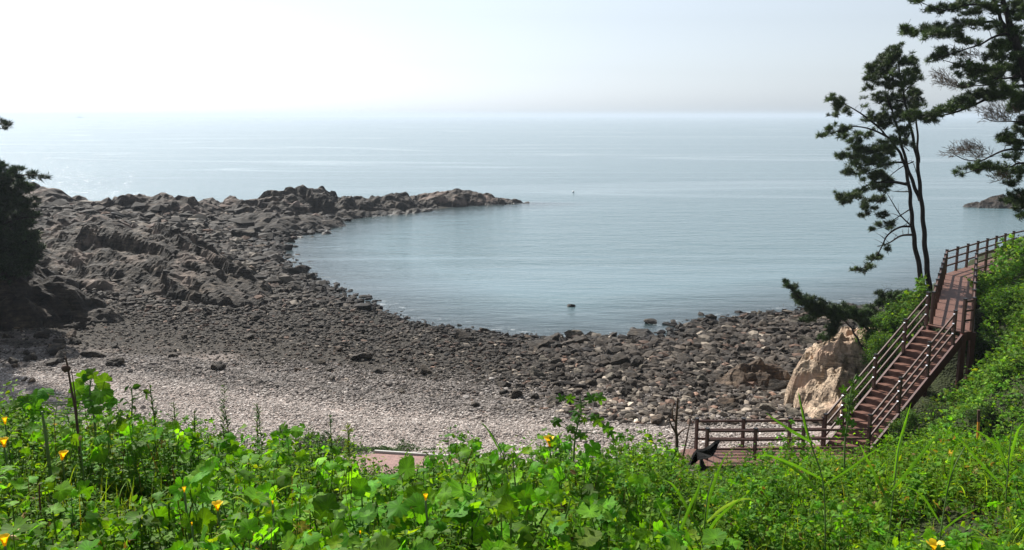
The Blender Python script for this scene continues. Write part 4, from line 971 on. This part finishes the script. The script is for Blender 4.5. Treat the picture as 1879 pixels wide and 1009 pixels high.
# grass
n = 11000; x, y = near_pts(n, 2.3, 9.0, .7, 1.3); k = (vnoise(x * .5, y * .6, s=61) + np.where(x > .8, .45, 0) + np.where((x > -1.6) & (x < -.2) & (y < 4), .35, 0)) > .18; x, y = x[k], y[k]; n = len(x); z, _, _ = land(x, y)
o = swarm('grass', GR, np.stack([x, y, z - .01], 1), rotmats(RNG.uniform(0, 6.28, n), RNG.normal(0, .22, n), RNG.uniform(0, 6.28, n)), RNG.uniform(.14, .44, n), greens(n, (.125, .22, .022), .25, .15), M['small_leaf'], smooth=True); tag(o, 'long grass blades among the weeds in the foreground', 'grass', kind='stuff')

# bank cover: the slope below the near edge, its toe, and the whole right bank
def bank(name, label, n, xr, yr, keep, size, hgt, base, seed, tilt=.6, var=.3, temps=None, yel=.1):
    x = RNG.uniform(*xr, n); y = RNG.uniform(*yr, n); z, sd, hl = land(x, y); k = keep(x, y, z, hl); x, y, z = x[k], y[k], z[k]; n = len(x)
    hm = hgt * np.clip(.45 + .75 * fbm(x * .8, y * .8, s=seed, o=4), .06, 2.2)
    # the growth stands off the slope it covers
    e = .3; gz = (land(x + e, y)[0] - z) / e; gy_ = (land(x, y + e)[0] - z) / e; nrm = np.stack([-gz, -gy_, np.ones(n)], 1); nrm /= np.linalg.norm(nrm, axis=1)[:, None]
    pos = np.stack([x, y, z], 1) + nrm * (hm * RNG.uniform(.1, 1, n) ** .5)[:, None]
    s = size * RNG.lognormal(0, .3, n) * np.clip(y / 30, .6, 1.6)
    patch = (1 + .45 * fbm(x * .45, y * .45, s=seed + 4, o=3))[:, None]; c = np.clip(greens(n, base, var, yel) * patch, .006, .6)
    o = swarm(name, temps or (SMALL + [OV[2]]), pos, face_rot(RNG.normal(-1.6, 1.3, n), np.abs(RNG.normal(.55, .4, n)), n), s, c, M['small_leaf']); return tag(o, label, 'ground cover', kind='stuff')
def side_ok(x, y):
    w = np.array(WALK_C); return np.where(x > 18.5, y < np.interp(x, w[1:, 0], w[1:, 1]) - 1.0, (y < 38) | (x > np.interp(y, w[:2, 1], w[:2, 0]) - 1.6))
wd_ = lambda x, y: pl_dist(x, y, WALK_C)[0] > 1.0
stl = [tuple((L0 + SIDE * SW / 2)[:2]), tuple((L4 + SIDE * SW / 2)[:2])]
st_ = lambda x, y: pl_dist(x, y, stl)[0] > .95
bank('creeper', 'bright leafy creeper smothering the right hand bank', 330000, (11, 34), (19, 58), lambda x, y, z, hl: side_ok(x, y) & hl & (z > 1.7) & (x < y * .66 + 2) & (x > 11.2) & wd_(x, y) & st_(x, y) & (z < 13), .105, .95, (.092, .20, .020), 81, temps=SMALL + [OV[2], HOP[0]], var=.35)
bank('near_creeper', 'ivy covered lower slope of the near bank', 60000, (-24, 16), (8.5, 27), lambda x, y, z, hl: hl & (np.abs(x) < y * .64) & (x < 11.6) & ~((np.abs(x + 2.6) < 2.6) & (y > 25)), .07, .3, (.050, .105, .022), 83)
bank('toe_cover', 'dark low ground cover between the brick path and the shingle', 22000, (-7.0, -2.0), (27.0, 28.8), lambda x, y, z, hl: (y > 27.4 + .12 * (x + 6)) & (y < 28.5 - .22 * (x + 5.5) + .2 * vnoise(x * 3, y)), .05, .55, (.038, .080, .020), 85, yel=.03)
bank('toe_weeds', 'low green weeds where the near bank meets the shingle', 9000, (2.6, 7.5), (25.6, 27.4), lambda x, y, z, hl: (y < 27.2 + .25 * vnoise(x * 2, y)), .045, .28, (.050, .105, .026), 87)
# bushes and fern like clumps on the right bank, as individuals
def bush(label, px, py, D, rx, rz, col, seed, n=2600, lf=.07, group=None, temps=None):
    c = P(px, py, D); b0 = c.copy(); b0[2] -= rz * .9; r = empty('bush', tuple(b0), label, 'bush', group)
    rng = np.random.default_rng(seed); k = 22; cc = rng.normal(size=(k, 3)); cc /= np.linalg.norm(cc, axis=1)[:, None]; cc *= rng.random((k, 1)) ** .5 * np.array([rx * .75, rx * .7, rz * .75])
    q = rng.integers(0, k, n); d = rng.normal(size=(n, 3)); d /= np.linalg.norm(d, axis=1)[:, None]; pos = c + cc[q] + d * rng.random((n, 1)) ** .4 * min(rx, rz) * .38
    swarm('leaves', temps or SMALL, pos, rotmats(rng.uniform(0, 6.28, n), np.abs(rng.normal(.6, .45, n)), rng.uniform(0, 6.28, n)), lf * rng.lognormal(0, .25, n), greens(n, col, .3, .05), M['small_leaf'], parent=r)
    mb = MB()
    for i in range(0, k, 2): mb.tube([b0, (b0 + c + cc[i]) / 2 + rng.normal(size=3) * .04, c + cc[i]], [.025, .016, .006], 5)
    mb.build('stems', M['bark'], r); return r
bush('grey green feathery bush in the hollow below the stairs', 1735, 765, 26.5, .75, .8, (.055, .085, .038), 401, 4200, .055)
bush('darker round bush at the mouth of the hollow', 1800, 760, 24.5, .6, .45, (.035, .075, .02), 403, 2400, .06)
bush('leafy green bush hugging the stair side of the tan cliff', 1622, 650, 33.0, 1.0, 1.15, (.06, .13, .022), 405, 9000, .075)
bush('leafy green bush tumbling below the ridge shrub', 1640, 596, 35, 1.5, .9, (.06, .135, .024), 407, 9000, .075)
bush('dark leafy bush between the tan cliff and the stair foot', 1580, 712, 32.0, .6, .85, (.05, .11, .02), 409, 5200, .065)
bush('bright green bush at the head of the stairs under the pine stems', 1695, 548, 36.5, .8, .45, (.05, .11, .024), 411, 3200, .07)
bush('bushy green shrub with bright tips at the right edge below the boardwalk', 1865, 560, 31, 1.3, .9, (.06, .14, .02), 415, 8000, .08)
bush('leafy bush spilling over the upper right of the tan cliff', 1600, 622, 34.6, .7, .6, (.055, .12, .022), 423, 4200, .07)
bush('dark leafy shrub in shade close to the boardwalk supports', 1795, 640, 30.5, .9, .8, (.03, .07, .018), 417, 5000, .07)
bush('rounded light green shrub low on the right edge of the bank', 1850, 690, 26, 1.0, .7, (.08, .17, .022), 419, 6000, .075)
bush('feathery green clump beside the lower end of the stringer', 1668, 778, 26.5, .7, .5, (.06, .13, .025), 421, 3600, .055)
bush('pale leafy sprig growing up beside the stair foot', 1558, 740, 27.2, .22, .55, (.08, .17, .035), 413, 420, .09)

# ------------------------------------------------------------------ foreground individuals
def conv_z(px, py, D): return P(px, py, D)
def flower(px, py, D, wpx, label, open_=1.0, up=True, lean=0.0):
    for D in np.arange(2.6, 8.5, .1):
        c = P(px, py, D); tz = float(put(c[:1], c[1:2], 1.12)[0])
        if c[2] < tz + .03: break
    D = max(D - .12, 2.4); c = P(px, py, D); s = wpx / FPX * D / 2 * .72; g0 = c.copy(); g0[2] = float(land(c[:1], c[1:2])[0][0])
    r = empty('squash_flower', tuple(g0), label, 'flower', 'yellow squash flowers on the near bank')
    V, F, C = [], [], []; n = 5; H_ = s * 2.4
    for k in range(n):
        a0 = 2 * math.pi * k / n + .3; rows = []
        for j, (t, rad, hw) in enumerate([(0, .16, .12), (.35, .30, .26), (.7, .5 * (.6 + .4 * open_), .46), (.92, .8 * open_ + .25, .52), (1.0, 1.05 * open_ + .2, .14)]):
            i0 = len(V); zz = t * H_ * (1 if j < 4 else .96)
            for q in (-1, 0, 1):
                x_ = rad * s; y_ = q * hw * s * (1.25 if open_ > .6 else .8); V.append((x_ * math.cos(a0) - y_ * math.sin(a0), x_ * math.sin(a0) + y_ * math.cos(a0), zz - .05 * s * abs(q)))
            rows.append(i0)
        for a, b_ in zip(rows[:-1], rows[1:]):
            for q in (0, 1): F += [[a + q, a + q + 1, b_ + q + 1], [a + q, b_ + q + 1, b_ + q]]
    V = np.array(V, float); V[:, 0] += lean * V[:, 2]; V = V + (c - g0) - np.array([0, 0, H_ * .5])
    me = mesh_np('petals', V, np.array(F), True); set_col(me, 'tint', np.tile(np.array([[.88, .60, .012]]), (len(V), 1))); link('petals', me, M['petal'], r)
    mb = MB(); cb = c - np.array([0, 0, H_ * .5]); mb.tube([g0, (g0 + cb) / 2 + np.array([.01, 0, 0]), cb - UP * .3 * s, cb + UP * .15 * s], [.006, .005, .005, .2 * s], 6); st = mb.build('stalk', M['stalk'], r, smooth=True)
    return r
M['stalk'] = plain('green_stalk', (.09, .15, .04), .6, 0, 30, .2)
M['dry_stalk'] = plain('dry_stalk', (.075, .042, .03), .85, 0, 20, .3)
M['red_twig'] = plain('reddish_stalk', (.11, .035, .02), .7, 0, 20, .3)
flower(1009, 810, 6.4, 24, 'tall yellow squash flower standing clear of the leaves near the centre', 1.0, lean=-.1)
flower(781, 912, 4.6, 17, 'half open yellow squash flower below the brick path', .5)
flower(399, 929, 4.3, 22, 'wide open yellow flower among big leaves left of centre', 1.15)
flower(113, 836, 5.2, 22, 'orange yellow squash flower above a round leaf on the left', .9, lean=.25)
flower(7, 812, 5.4, 22, 'yellow flower at the left edge level with the dry stalk foot', .9)
flower(9, 772, 6.0, 18, 'yellow flower at the left edge, highest of those there', .6)
flower(8, 992, 3.6, 28, 'yellow flower in the bottom left corner', .8)
flower(1716, 1006, 3.3, 32, 'bright yellow flower cut by the bottom edge on the right', 1.3)
flower(500, 922, 4.4, 10, 'small orange bud like flower hanging behind grass', .25)
flower(338, 898, 4.7, 14, 'small yellow flower half hidden left of the wide open one', .6)
flower(661, 977, 3.7, 9, 'tiny yellow bud low in the grass left of the centre', .25)
flower(352, 961, 3.9, 9, 'tiny orange bud beneath the wide open flower', .25)
def bud(px, py, D, L, lean, label):
    c = P(px, py, D); g0 = c.copy(); g0[2] = float(land(c[:1], c[1:2])[0][0]); r = empty('squash_bud', tuple(g0), label, 'flower bud', 'closed squash buds on the near bank')
    d = np.array([lean, -.3, .7]); d /= np.linalg.norm(d); l = L / FPX * D
    MB().tube([c - d * l * .5, c - d * l * .2, c + d * l * .15, c + d * l * .42, c + d * l * .5], [l * .12, l * .22, l * .24, l * .13, l * .03], 9).build('bud', M['bud'], r, smooth=True)
    MB().tube([g0, (g0 + c) / 2, c - d * l * .5], [.006, .005, .005], 5).build('stalk', M['stalk'], r)
M['bud'] = plain('pale_bud', (.55, .38, .16), .6, 0, 60, .3)
bud(41, 977, 3.7, 24, -.8, 'long closed cream bud leaning left in the bottom left corner')
bud(27, 987, 3.6, 18, -.7, 'shorter closed cream bud beside the bottom left flower')
bud(147, 804, 5.3, 14, .3, 'closed cream bud at the foot of the dry stalks')
bud(30, 790, 5.5, 8, .2, 'small pale bud above the left edge flower')
# tall dry stalks, left
def ground_at(px, D):
    x = (px - 939.5) / FPX * D * 1.0; z = float(land(np.array([x]), np.array([D]))[0][0]); return z
def stalk(name, label, cat, pts, D, r0, mat, extras=(), group=None, leaves=None):
    W = [P(a, b_, D) for a, b_ in pts]; W[0][2] = min(W[0][2], float(land(W[0][:1], W[0][1:2])[0][0]) + .02)
    r = empty(name, tuple(W[0]), label, cat, group); MB().tube(spline(W, 5), np.linspace(r0, r0 * .5, len(spline(W, 5))), 6).build('stem', M[mat], r)
    for e in extras:
        We = [P(a, b_, D) for a, b_ in e]; MB().tube(spline(We, 4), np.linspace(r0 * .6, r0 * .25, len(spline(We, 4))), 5).build('side_stem', M[mat], r)
    return r
st1 = stalk('dry_stalk', 'thin dark dry stalk with a brown seed head rising above the left leaves', 'plant', [(146, 812), (140, 765), (131, 715), (124, 672), (120, 655)], 5.6, .010, 'dry_stalk', [[(141, 765), (137, 720), (131, 680)]])
hp = P(121, 676, 5.6); V, F = ICO[2]; me = mesh_np('seed_head', V * np.array([.028, .02, .022]) * (1 + .25 * RNG.random((len(V), 1))) + hp - np.array(parent_world(st1)), F, True); link('seed_head', me, M['dry_stalk'], st1)
stk = stalk('grey_stake', 'leaning grey green stick topped by a round squash leaf on the left', 'stick', [(92, 860), (86, 815), (81, 780), (77, 755)], 5.2, .012, 'stalk')
stalk('red_stem', 'short reddish stem standing low at the left', 'plant', [(74, 965), (73, 920), (72, 888)], 4.2, .006, 'red_twig')
stalk('bare_sapling', 'leafless dark sapling in front of the shingle left of the landing', 'sapling', [(1240, 862), (1242, 820), (1240, 785), (1244, 730)], 9.0, .022, 'dry_stalk', [[(1248, 858), (1256, 825), (1262, 795), (1270, 755)], [(1241, 795), (1232, 780), (1226, 762)], [(1242, 800), (1252, 790), (1262, 785)], [(1240, 775), (1234, 765), (1236, 740)]])
# orange and black topped marker stake on the right
wp = [P(1794, 870, 8.2), P(1796, 752, 8.2)]; r = empty('marker_stake', tuple(wp[0]), 'thin orange marker stake with a dark top on the right bank', 'stake')
top_ = wp[0] + (wp[1] - wp[0]) * .82
M['orange'] = plain('orange_paint', (.55, .22, .03), .6, 0, 30, .15)
MB().tube([wp[0] - UP * .3, top_], [.013, .012], 8).build('pole', M['orange'], r); MB().tube([top_, wp[1]], [.0135, .0135], 8).build('dark_tip', M['dry_stalk'], r)
# black plastic sheet draped like a fin
kk = [(1263, 853), (1280, 832), (1296, 822), (1311, 818), (1323, 814), (1316, 824), (1306, 834), (1297, 840), (1291, 846), (1300, 866), (1286, 866), (1287, 846), (1276, 850)]
D = 9.6; Wk = [P(a, b_, D + .18 * math.sin(i * 1.7)) for i, (a, b_) in enumerate(kk)]; n = len(Wk); base_ = P(1290, 872, D)
cen = [P(1290, 838, D - .05)]; Vf = np.array(Wk); Vb = Vf + np.array([0, .05, .01]); mb = MB()
bm = bmesh.new(); vs = [bm.verts.new(v - base_) for v in Vf]; f = bm.faces.new(vs); ext = bmesh.ops.extrude_face_region(bm, geom=[f]); bmesh.ops.translate(bm, vec=(0, .05, .01), verts=[e for e in ext['geom'] if isinstance(e, bmesh.types.BMVert)])
bmesh.ops.triangulate(bm, faces=bm.faces[:]); bmesh.ops.subdivide_edges(bm, edges=bm.edges[:], cuts=2, use_grid_fill=True)
for v_ in bm.verts: v_.co.y += .05 * math.sin(v_.co.x * 17 + v_.co.z * 13)
me = bpy.data.meshes.new('black_sheet'); bm.to_mesh(me); bm.free(); o = link('black_sheet', me, M['black_cloth'], loc=base_); tag(o, 'torn black plastic sheet snagged in the weeds before the landing', 'plastic sheet')

def leafy(name, label, cat, pts, D, r0, leaves, col, temps, group=None, mat='stalk'):
    """stem with placed leaves: (px, py, size m, normal-lean heading, lean, dy)"""
    r = stalk(name, label, cat, pts, D, r0, mat, group=group); sp_ = spline([P(a, b_, D) for a, b_ in pts], 8)
    n = len(leaves); pos = np.array([P(l[0], l[1], D + (l[5] if len(l) > 5 else 0)) for l in leaves]); s = np.array([l[2] for l in leaves])
    swarm('leaves', temps, pos, rotmats(RNG.uniform(0, 6.28, n), np.array([l[4] for l in leaves], float), np.array([l[3] for l in leaves], float)), s, greens(n, col, .15, 0), M['leaf'], parent=r)
    mb = MB()
    for p in pos:
        q = sp_[np.argmin(np.linalg.norm(sp_ - p - np.array([0, 0, -.05]), axis=1))]; mb.tube([q, (p + q) / 2 - UP * .01, p], [.0035, .003, .0025], 4)
    mb.build('leaf_stalks', M['stalk'], r); return r
leafy('lobed_plant', 'upright plant with star shaped bright leaves in front of the shingle', 'plant', [(1052, 850), (1054, 815), (1060, 780), (1066, 750), (1064, 726)], 6.8, .009,
      [(1098, 728, .075, -1.5, .9), (1085, 732, .07, -1.6, 1.0), (1045, 729, .06, -1.6, 1.1), (1030, 732, .055, -1.4, .8), (1062, 745, .06, -1.6, .6), (1058, 755, .07, 0, .5), (1068, 758, .06, 1, .5), (1055, 770, .07, -1.5, .5), (1073, 770, .05, -1, 1.2), (1095, 768, .08, -1.5, 1.0), (1088, 762, .05, -2, .9), (1112, 786, .075, -1.4, 1.1), (1120, 792, .06, -1.7, .9), (1018, 775, .07, -1.6, .8), (1025, 770, .05, -1.2, .6), (1065, 798, .06, -1.5, .9), (1052, 790, .055, -1, .7), (1045, 783, .06, -2, .6), (1072, 803, .05, -1.3, 1.1)],
      (.055, .14, .02), HOP)
leafy('round_leaf_vine', 'squash shoot with round glowing leaves climbing highest on the left', 'vine', [(175, 800), (172, 760), (165, 720), (168, 690)], 6.0, .009,
      [(160, 688, .055, -1.6, 1.0), (150, 693, .06, -1.5, 1.2), (170, 684, .05, -1.2, .9), (185, 718, .10, -1.6, .8), (192, 700, .07, -1.3, 1.1), (140, 715, .07, -1.5, 1.1), (152, 722, .07, -1.7, .9), (178, 745, .07, -1, .5), (200, 738, .06, -1.4, .8), (165, 735, .06, -1.5, .6), (135, 735, .06, -1.5, .9), (70, 725, .08, -1.6, .9), (85, 720, .07, -1, .6), (55, 740, .08, -1.6, 1.0), (64, 752, .075, -1.6, 1.1), (81, 757, .055, -1.57, 1.35), (40, 738, .06, -1.5, .8), (25, 745, .07, -1.4, .7)],
      (.075, .19, .018), SQ)
leafy('broadleaf_shoot', 'dark leaved shoot standing against the shingle right of the round leaves', 'plant', [(245, 805), (242, 770), (243, 735), (240, 708)], 6.6, .007,
      [(242, 712, .07, -1.5, 1.0), (236, 708, .05, -1.8, .8), (262, 716, .06, -1.2, .9), (268, 722, .05, -.8, 1.1), (250, 730, .05, -1.4, .7), (235, 738, .06, -2, .9), (250, 752, .06, -1.4, .8), (235, 760, .05, -1.8, .9), (255, 765, .05, -1.2, 1.1), (242, 772, .05, -1.6, .8), (228, 730, .05, -2, .8)],
      (.035, .085, .022), OV[:3])
leafy('hop_tower', 'climber with lobed leaves rising before the foot of the stairs', 'vine', [(1552, 870), (1550, 820), (1556, 770), (1560, 730), (1566, 700), (1572, 686)], 6.8, .008,
      [(1572, 688, .045, -1.6, .9), (1562, 700, .045, -1.3, .9), (1580, 698, .045, -1.6, 1.1), (1548, 716, .05, -1.6, 1.2), (1568, 718, .05, -1.1, .9), (1556, 735, .045, -1.8, .8), (1545, 752, .05, -1.6, 1.2), (1564, 748, .05, -1.2, .9), (1556, 764, .05, -1.5, .9), (1540, 775, .05, -1.6, 1.0), (1565, 778, .06, -1.6, .8), (1550, 795, .06, -1.6, .9)],
      (.05, .12, .022), HOP + OV[:1])
# tall feathery weeds against the shingle, individuals
WT = [weed(60 + k, nl=60, ll=.11) for k in range(4)]
for i, (px, pb, ptop, D, lab) in enumerate([(292, 800, 705, 6.6, 'thin feathery weed first right of the dark leaved shoot'), (322, 805, 735, 6.5, 'short feathery weed second right of the dark leaved shoot'), (405, 830, 703, 6.4, 'tallest feathery weed with reddish tips before the shingle'), (433, 830, 745, 6.4, 'feathery weed just right of the tallest one'),
                                          (470, 835, 742, 6.4, 'feathery weed standing between two taller ones before the shingle'), (487, 840, 748, 6.3, 'leaning feathery weed near the left end of the small rock'), (532, 845, 780, 6.3, 'slight feathery weed right of the small rock'), (613, 850, 768, 6.5, 'lone feathery weed left of the ground cover strip'), (640, 852, 790, 6.5, 'last feathery weed before the brick path'), (350, 812, 755, 6.4, 'small feathery weed left of the tallest one')]):
    b0 = P(px, pb, D); tp_ = P(px, ptop, D); gz = float(land(b0[:1], b0[1:2])[0][0]); b0[2] = gz; hgt = tp_[2] - gz
    V, F = WT[i % 4]; V = V * np.array([min(hgt, .6)] * 2 + [hgt]); me = mesh_np('feathery_weed', V, F); set_col(me, 'tint', np.tile(np.array([[.05, .09, .03]]), (len(V), 1)) * (1 + .4 * RNG.random((len(V), 1))))
    o = link('feathery_weed', me, M['small_leaf'], loc=b0); o.rotation_euler[2] = i; tag(o, lab, 'weed', 'feathery weeds before the shingle')
# reeds: tall broad grass, right foreground and centre
def reed(label, pts, D, blades, group='tall reeds in the foreground'):
    W = [P(a, b_, D) for a, b_ in pts]; W[0][2] = float(land(W[0][:1], W[0][1:2])[0][0]); r = empty('reed', tuple(W[0]), label, 'reed', group); w0 = np.array(W[0])
    sp_ = spline(W, 5); MB().tube(sp_, np.linspace(.005, .0025, len(sp_)), 5).build('stem', M['stalk'], r)
    for bl in blades:
        Wb = spline([P(a, b_, D + dy) for a, b_, dy in bl[0]], 6); wd = bl[1] * .75; V, F = [], []; m_ = len(Wb)
        for i in range(m_):
            d = Wb[min(i + 1, m_ - 1)] - Wb[max(i - 1, 0)]; sN = np.cross(d, (0.15, 1, .35)); sN /= np.linalg.norm(sN); t_ = i / (m_ - 1); w_ = wd * (1 - t_ ** 2.4) * (.5 + min(1, t_ * 4) * .5)
            V += [Wb[i] - sN * w_, Wb[i] + np.array([0, .35 * w_, -.3 * w_]), Wb[i] + sN * w_]
        for i in range(m_ - 1):
            for q in (0, 1): a = 3 * i + q; F += [[a, a + 1, a + 4], [a, a + 4, a + 3]]
        me = mesh_np('blade', np.array(V) - w0, np.array(F), True); set_col(me, 'tint', np.tile(np.array([bl[2] if len(bl) > 2 else (.055, .14, .018)]), (len(V), 1))); link('blade', me, M['leaf'], r)
    return r
gd = (.045, .12, .022)
reed('reed with one blade pointing up at the stair foot', [(1628, 1000), (1640, 900), (1648, 830), (1655, 800)], 5.0, [([(1640, 880, 0), (1650, 820, .05), (1660, 780, .1), (1672, 738, .12)], .016, (.10, .25, .025)), ([(1637, 900, 0), (1670, 860, -.1), (1710, 810, -.1), (1732, 785, -.1)], .016, gd), ([(1634, 930, 0), (1610, 880, .1), (1590, 840, .1), (1576, 812, 0)], .013)])
reed('reed with a long left slanting blade before the landing', [(1520, 1000), (1512, 900), (1490, 820), (1475, 760), (1466, 722)], 4.8, [([(1500, 850, 0), (1480, 790, 0), (1470, 745, 0), (1464, 718, 0)], .010), ([(1495, 815, 0), (1460, 795, -.1), (1425, 772, -.1), (1405, 757, -.1)], .013, gd), ([(1510, 880, 0), (1450, 850, -.1), (1400, 835, -.2), (1380, 860, -.3)], .013), ([(1512, 890, 0), (1560, 860, 0), (1600, 830, 0), (1630, 815, 0)], .011), ([(1515, 920, 0), (1470, 870, .1), (1430, 845, .2), (1415, 840, .2)], .012, gd)])
reed('thick clump reed between the landing and the bare sapling', [(1290, 1009), (1296, 930), (1310, 870)], 4.2, [([(1292, 980, 0), (1300, 920, 0), (1320, 860, 0), (1335, 830, 0)], .013), ([(1290, 990, 0), (1260, 930, .1), (1235, 890, .1), (1215, 880, 0)], .012), ([(1295, 960, 0), (1330, 930, 0), (1370, 915, 0), (1400, 930, -.1)], .013, (.12, .2, .06)), ([(1290, 1000, 0), (1310, 960, -.2), (1340, 930, -.3), (1372, 905, -.3)], .012)])
reed('tall reed near the marker stake with drooping blades', [(1850, 1009), (1846, 930), (1850, 860), (1855, 800), (1858, 775)], 4.8, [([(1850, 860, 0), (1830, 820, 0), (1800, 795, 0), (1770, 782, 0)], .011), ([(1850, 870, 0), (1838, 830, .1), (1828, 805, .1), (1822, 790, .1)], .012, gd), ([(1852, 850, 0), (1862, 810, 0), (1868, 790, 0), (1879, 775, 0)], .012, (.1, .24, .03)), ([(1848, 900, 0), (1800, 850, 0), (1770, 815, 0), (1752, 800, 0)], .010), ([(1850, 880, 0), (1870, 860, 0), (1890, 850, 0)], .014)])
reed('thin reed crossing the bank right of the stairs', [(1720, 1009), (1735, 920), (1750, 860), (1770, 820)], 4.6, [([(1735, 910, 0), (1745, 870, 0), (1750, 830, 0), (1765, 800, 0)], .010), ([(1725, 960, 0), (1700, 920, 0), (1680, 900, 0), (1650, 890, 0)], .009), ([(1722, 980, 0), (1760, 950, 0), (1800, 930, 0)], .010)])
reed('lone reed with crossed blades left of the tall yellow flower', [(945, 940), (932, 880), (925, 840), (905, 800), (885, 778)], 5.6, [([(918, 830, 0), (905, 805, 0), (893, 785, 0), (880, 772, 0)], .009, gd), ([(928, 860, 0), (945, 840, 0), (965, 822, 0), (985, 805, 0)], .009), ([(928, 895, 0), (945, 870, 0), (955, 855, 0), (962, 840, 0)], .008), ([(930, 935, 0), (915, 920, 0), (905, 905, 0)], .011, (.12, .2, .1))])
reed('arching pale grass tuft at the bottom left of centre', [(448, 1009), (470, 960), (480, 930)], 3.8, [([(440, 1000, 0), (436, 960, 0), (440, 930, 0), (448, 920, 0)], .011, (.1, .14, .08)), ([(470, 960, 0), (480, 925, 0), (505, 912, 0), (530, 930, 0)], .006, (.14, .22, .09)), ([(470, 960, 0), (455, 925, 0), (435, 912, 0), (420, 920, 0)], .006, (.14, .22, .09)), ([(475, 950, 0), (495, 915, 0), (520, 895, 0), (545, 890, 0)], .005, (.14, .22, .09)), ([(470, 1000, 0), (490, 970, 0), (500, 930, 0), (505, 915, 0)], .008)])
reed('dark bladed reed at the bottom right of centre', [(1240, 1009), (1245, 960), (1250, 930)], 3.9, [([(1222, 1009, 0), (1230, 985, 0), (1245, 965, 0)], .018, (.04, .13, .02)), ([(1240, 1000, 0), (1262, 940, 0), (1280, 900, 0), (1285, 878, 0)], .011), ([(1245, 990, 0), (1220, 950, 0), (1205, 920, 0)], .009)])
# small rock on the shingle and floating things
for (px, py, D_, r_, lab) in [(524, 797, 0, .16, 'dark pebble cobble lying alone on the pale shingle'), (45, 700, 0, .2, 'small dark rock left of the isolated one on the shingle')]:
    g = G(px, py, 2.1); boulder(g[0], g[1], r_, lab, None, 'boulder')
g = G(1052, 353); V, F = ICO[3]; r = empty('mooring_buoy', tuple(g), 'tiny white mooring buoy floating beyond the cove', 'buoy')
M['white_paint'] = plain('white_paint', (.75, .75, .74), .5, 0, 3, .08)
link('float_ball', mesh_np('float_ball', V * np.array([.2, .2, .18]) + np.array([0, 0, .1]), F, True), M['white_paint'], r); MB().tube([g + UP * .26, g + UP * .32], [.05, .05], 6).build('lifting_ring', M['white_paint'], r)
# a distant beacon ship in the haze
g = G(147, 214.5); g = g * (4800 / g[1]); g[2] = 0; r = empty('fishing_boat', tuple(g), 'faint boat with a tall mast on the hazy horizon at the left', 'boat')
M['ship'] = plain('ship_paint', (.10, .12, .16), .6, 0, .2, .1)
MB().add([g + 2.2 * np.array(v_) for v_ in [(-7, -1.6, 1.8), (7, -1.6, 2.2), (7, 1.6, 2.2), (-7, 1.6, 1.8), (-6, -1, -.3), (5.5, -1, -.3), (5.5, 1, -.3), (-6, 1, -.3), (9, 0, 2.8), (7, 0, -.3)]], [[0, 1, 8, 2, 3], [0, 4, 5, 1], [3, 2, 6, 7], [0, 3, 7, 4], [1, 5, 9, 8], [2, 8, 9, 6], [4, 7, 6, 5], [5, 6, 9]]).build('hull', M['ship'], r)
MB().bar(g + 2.2 * np.array([-2, 0, 2]), g + 2.2 * np.array([-2, 0, 5]), 5.3, 5.7, (1, 0, 0)).build('wheelhouse', M['ship'], r)
MB().tube([g + 2.2 * np.array([0, 0, 2]), g + 2.2 * np.array([0, 0, 11])], [1.1, .5], 6).build('mast', M['ship'], r)

# ------------------------------------------------------------------ sea haze
HZ = .00028
me = bpy.data.meshes.new('haze'); bm = bmesh.new(); bmesh.ops.create_cube(bm, size=1)
for v_ in bm.verts: v_.co = Vector((v_.co.x * 12400, 4000 + v_.co.y * 8200, 9.5 + v_.co.z * 31)) if True else v_.co
bm.to_mesh(me); bm.free(); m = bpy.data.materials.new('haze'); m.use_nodes = True; t = m.node_tree; t.nodes.remove(t.nodes['Principled BSDF'])
pv = t.nodes.new('ShaderNodeVolumePrincipled'); pv.inputs['Color'].default_value = (.57, .64, .73, 1); pv.inputs['Density'].default_value = HZ; pv.inputs['Anisotropy'].default_value = .25
t.links.new(pv.outputs[0], t.nodes['Material Output'].inputs['Volume'])
hz = link('haze', me, m); tag(hz, kind='stuff')
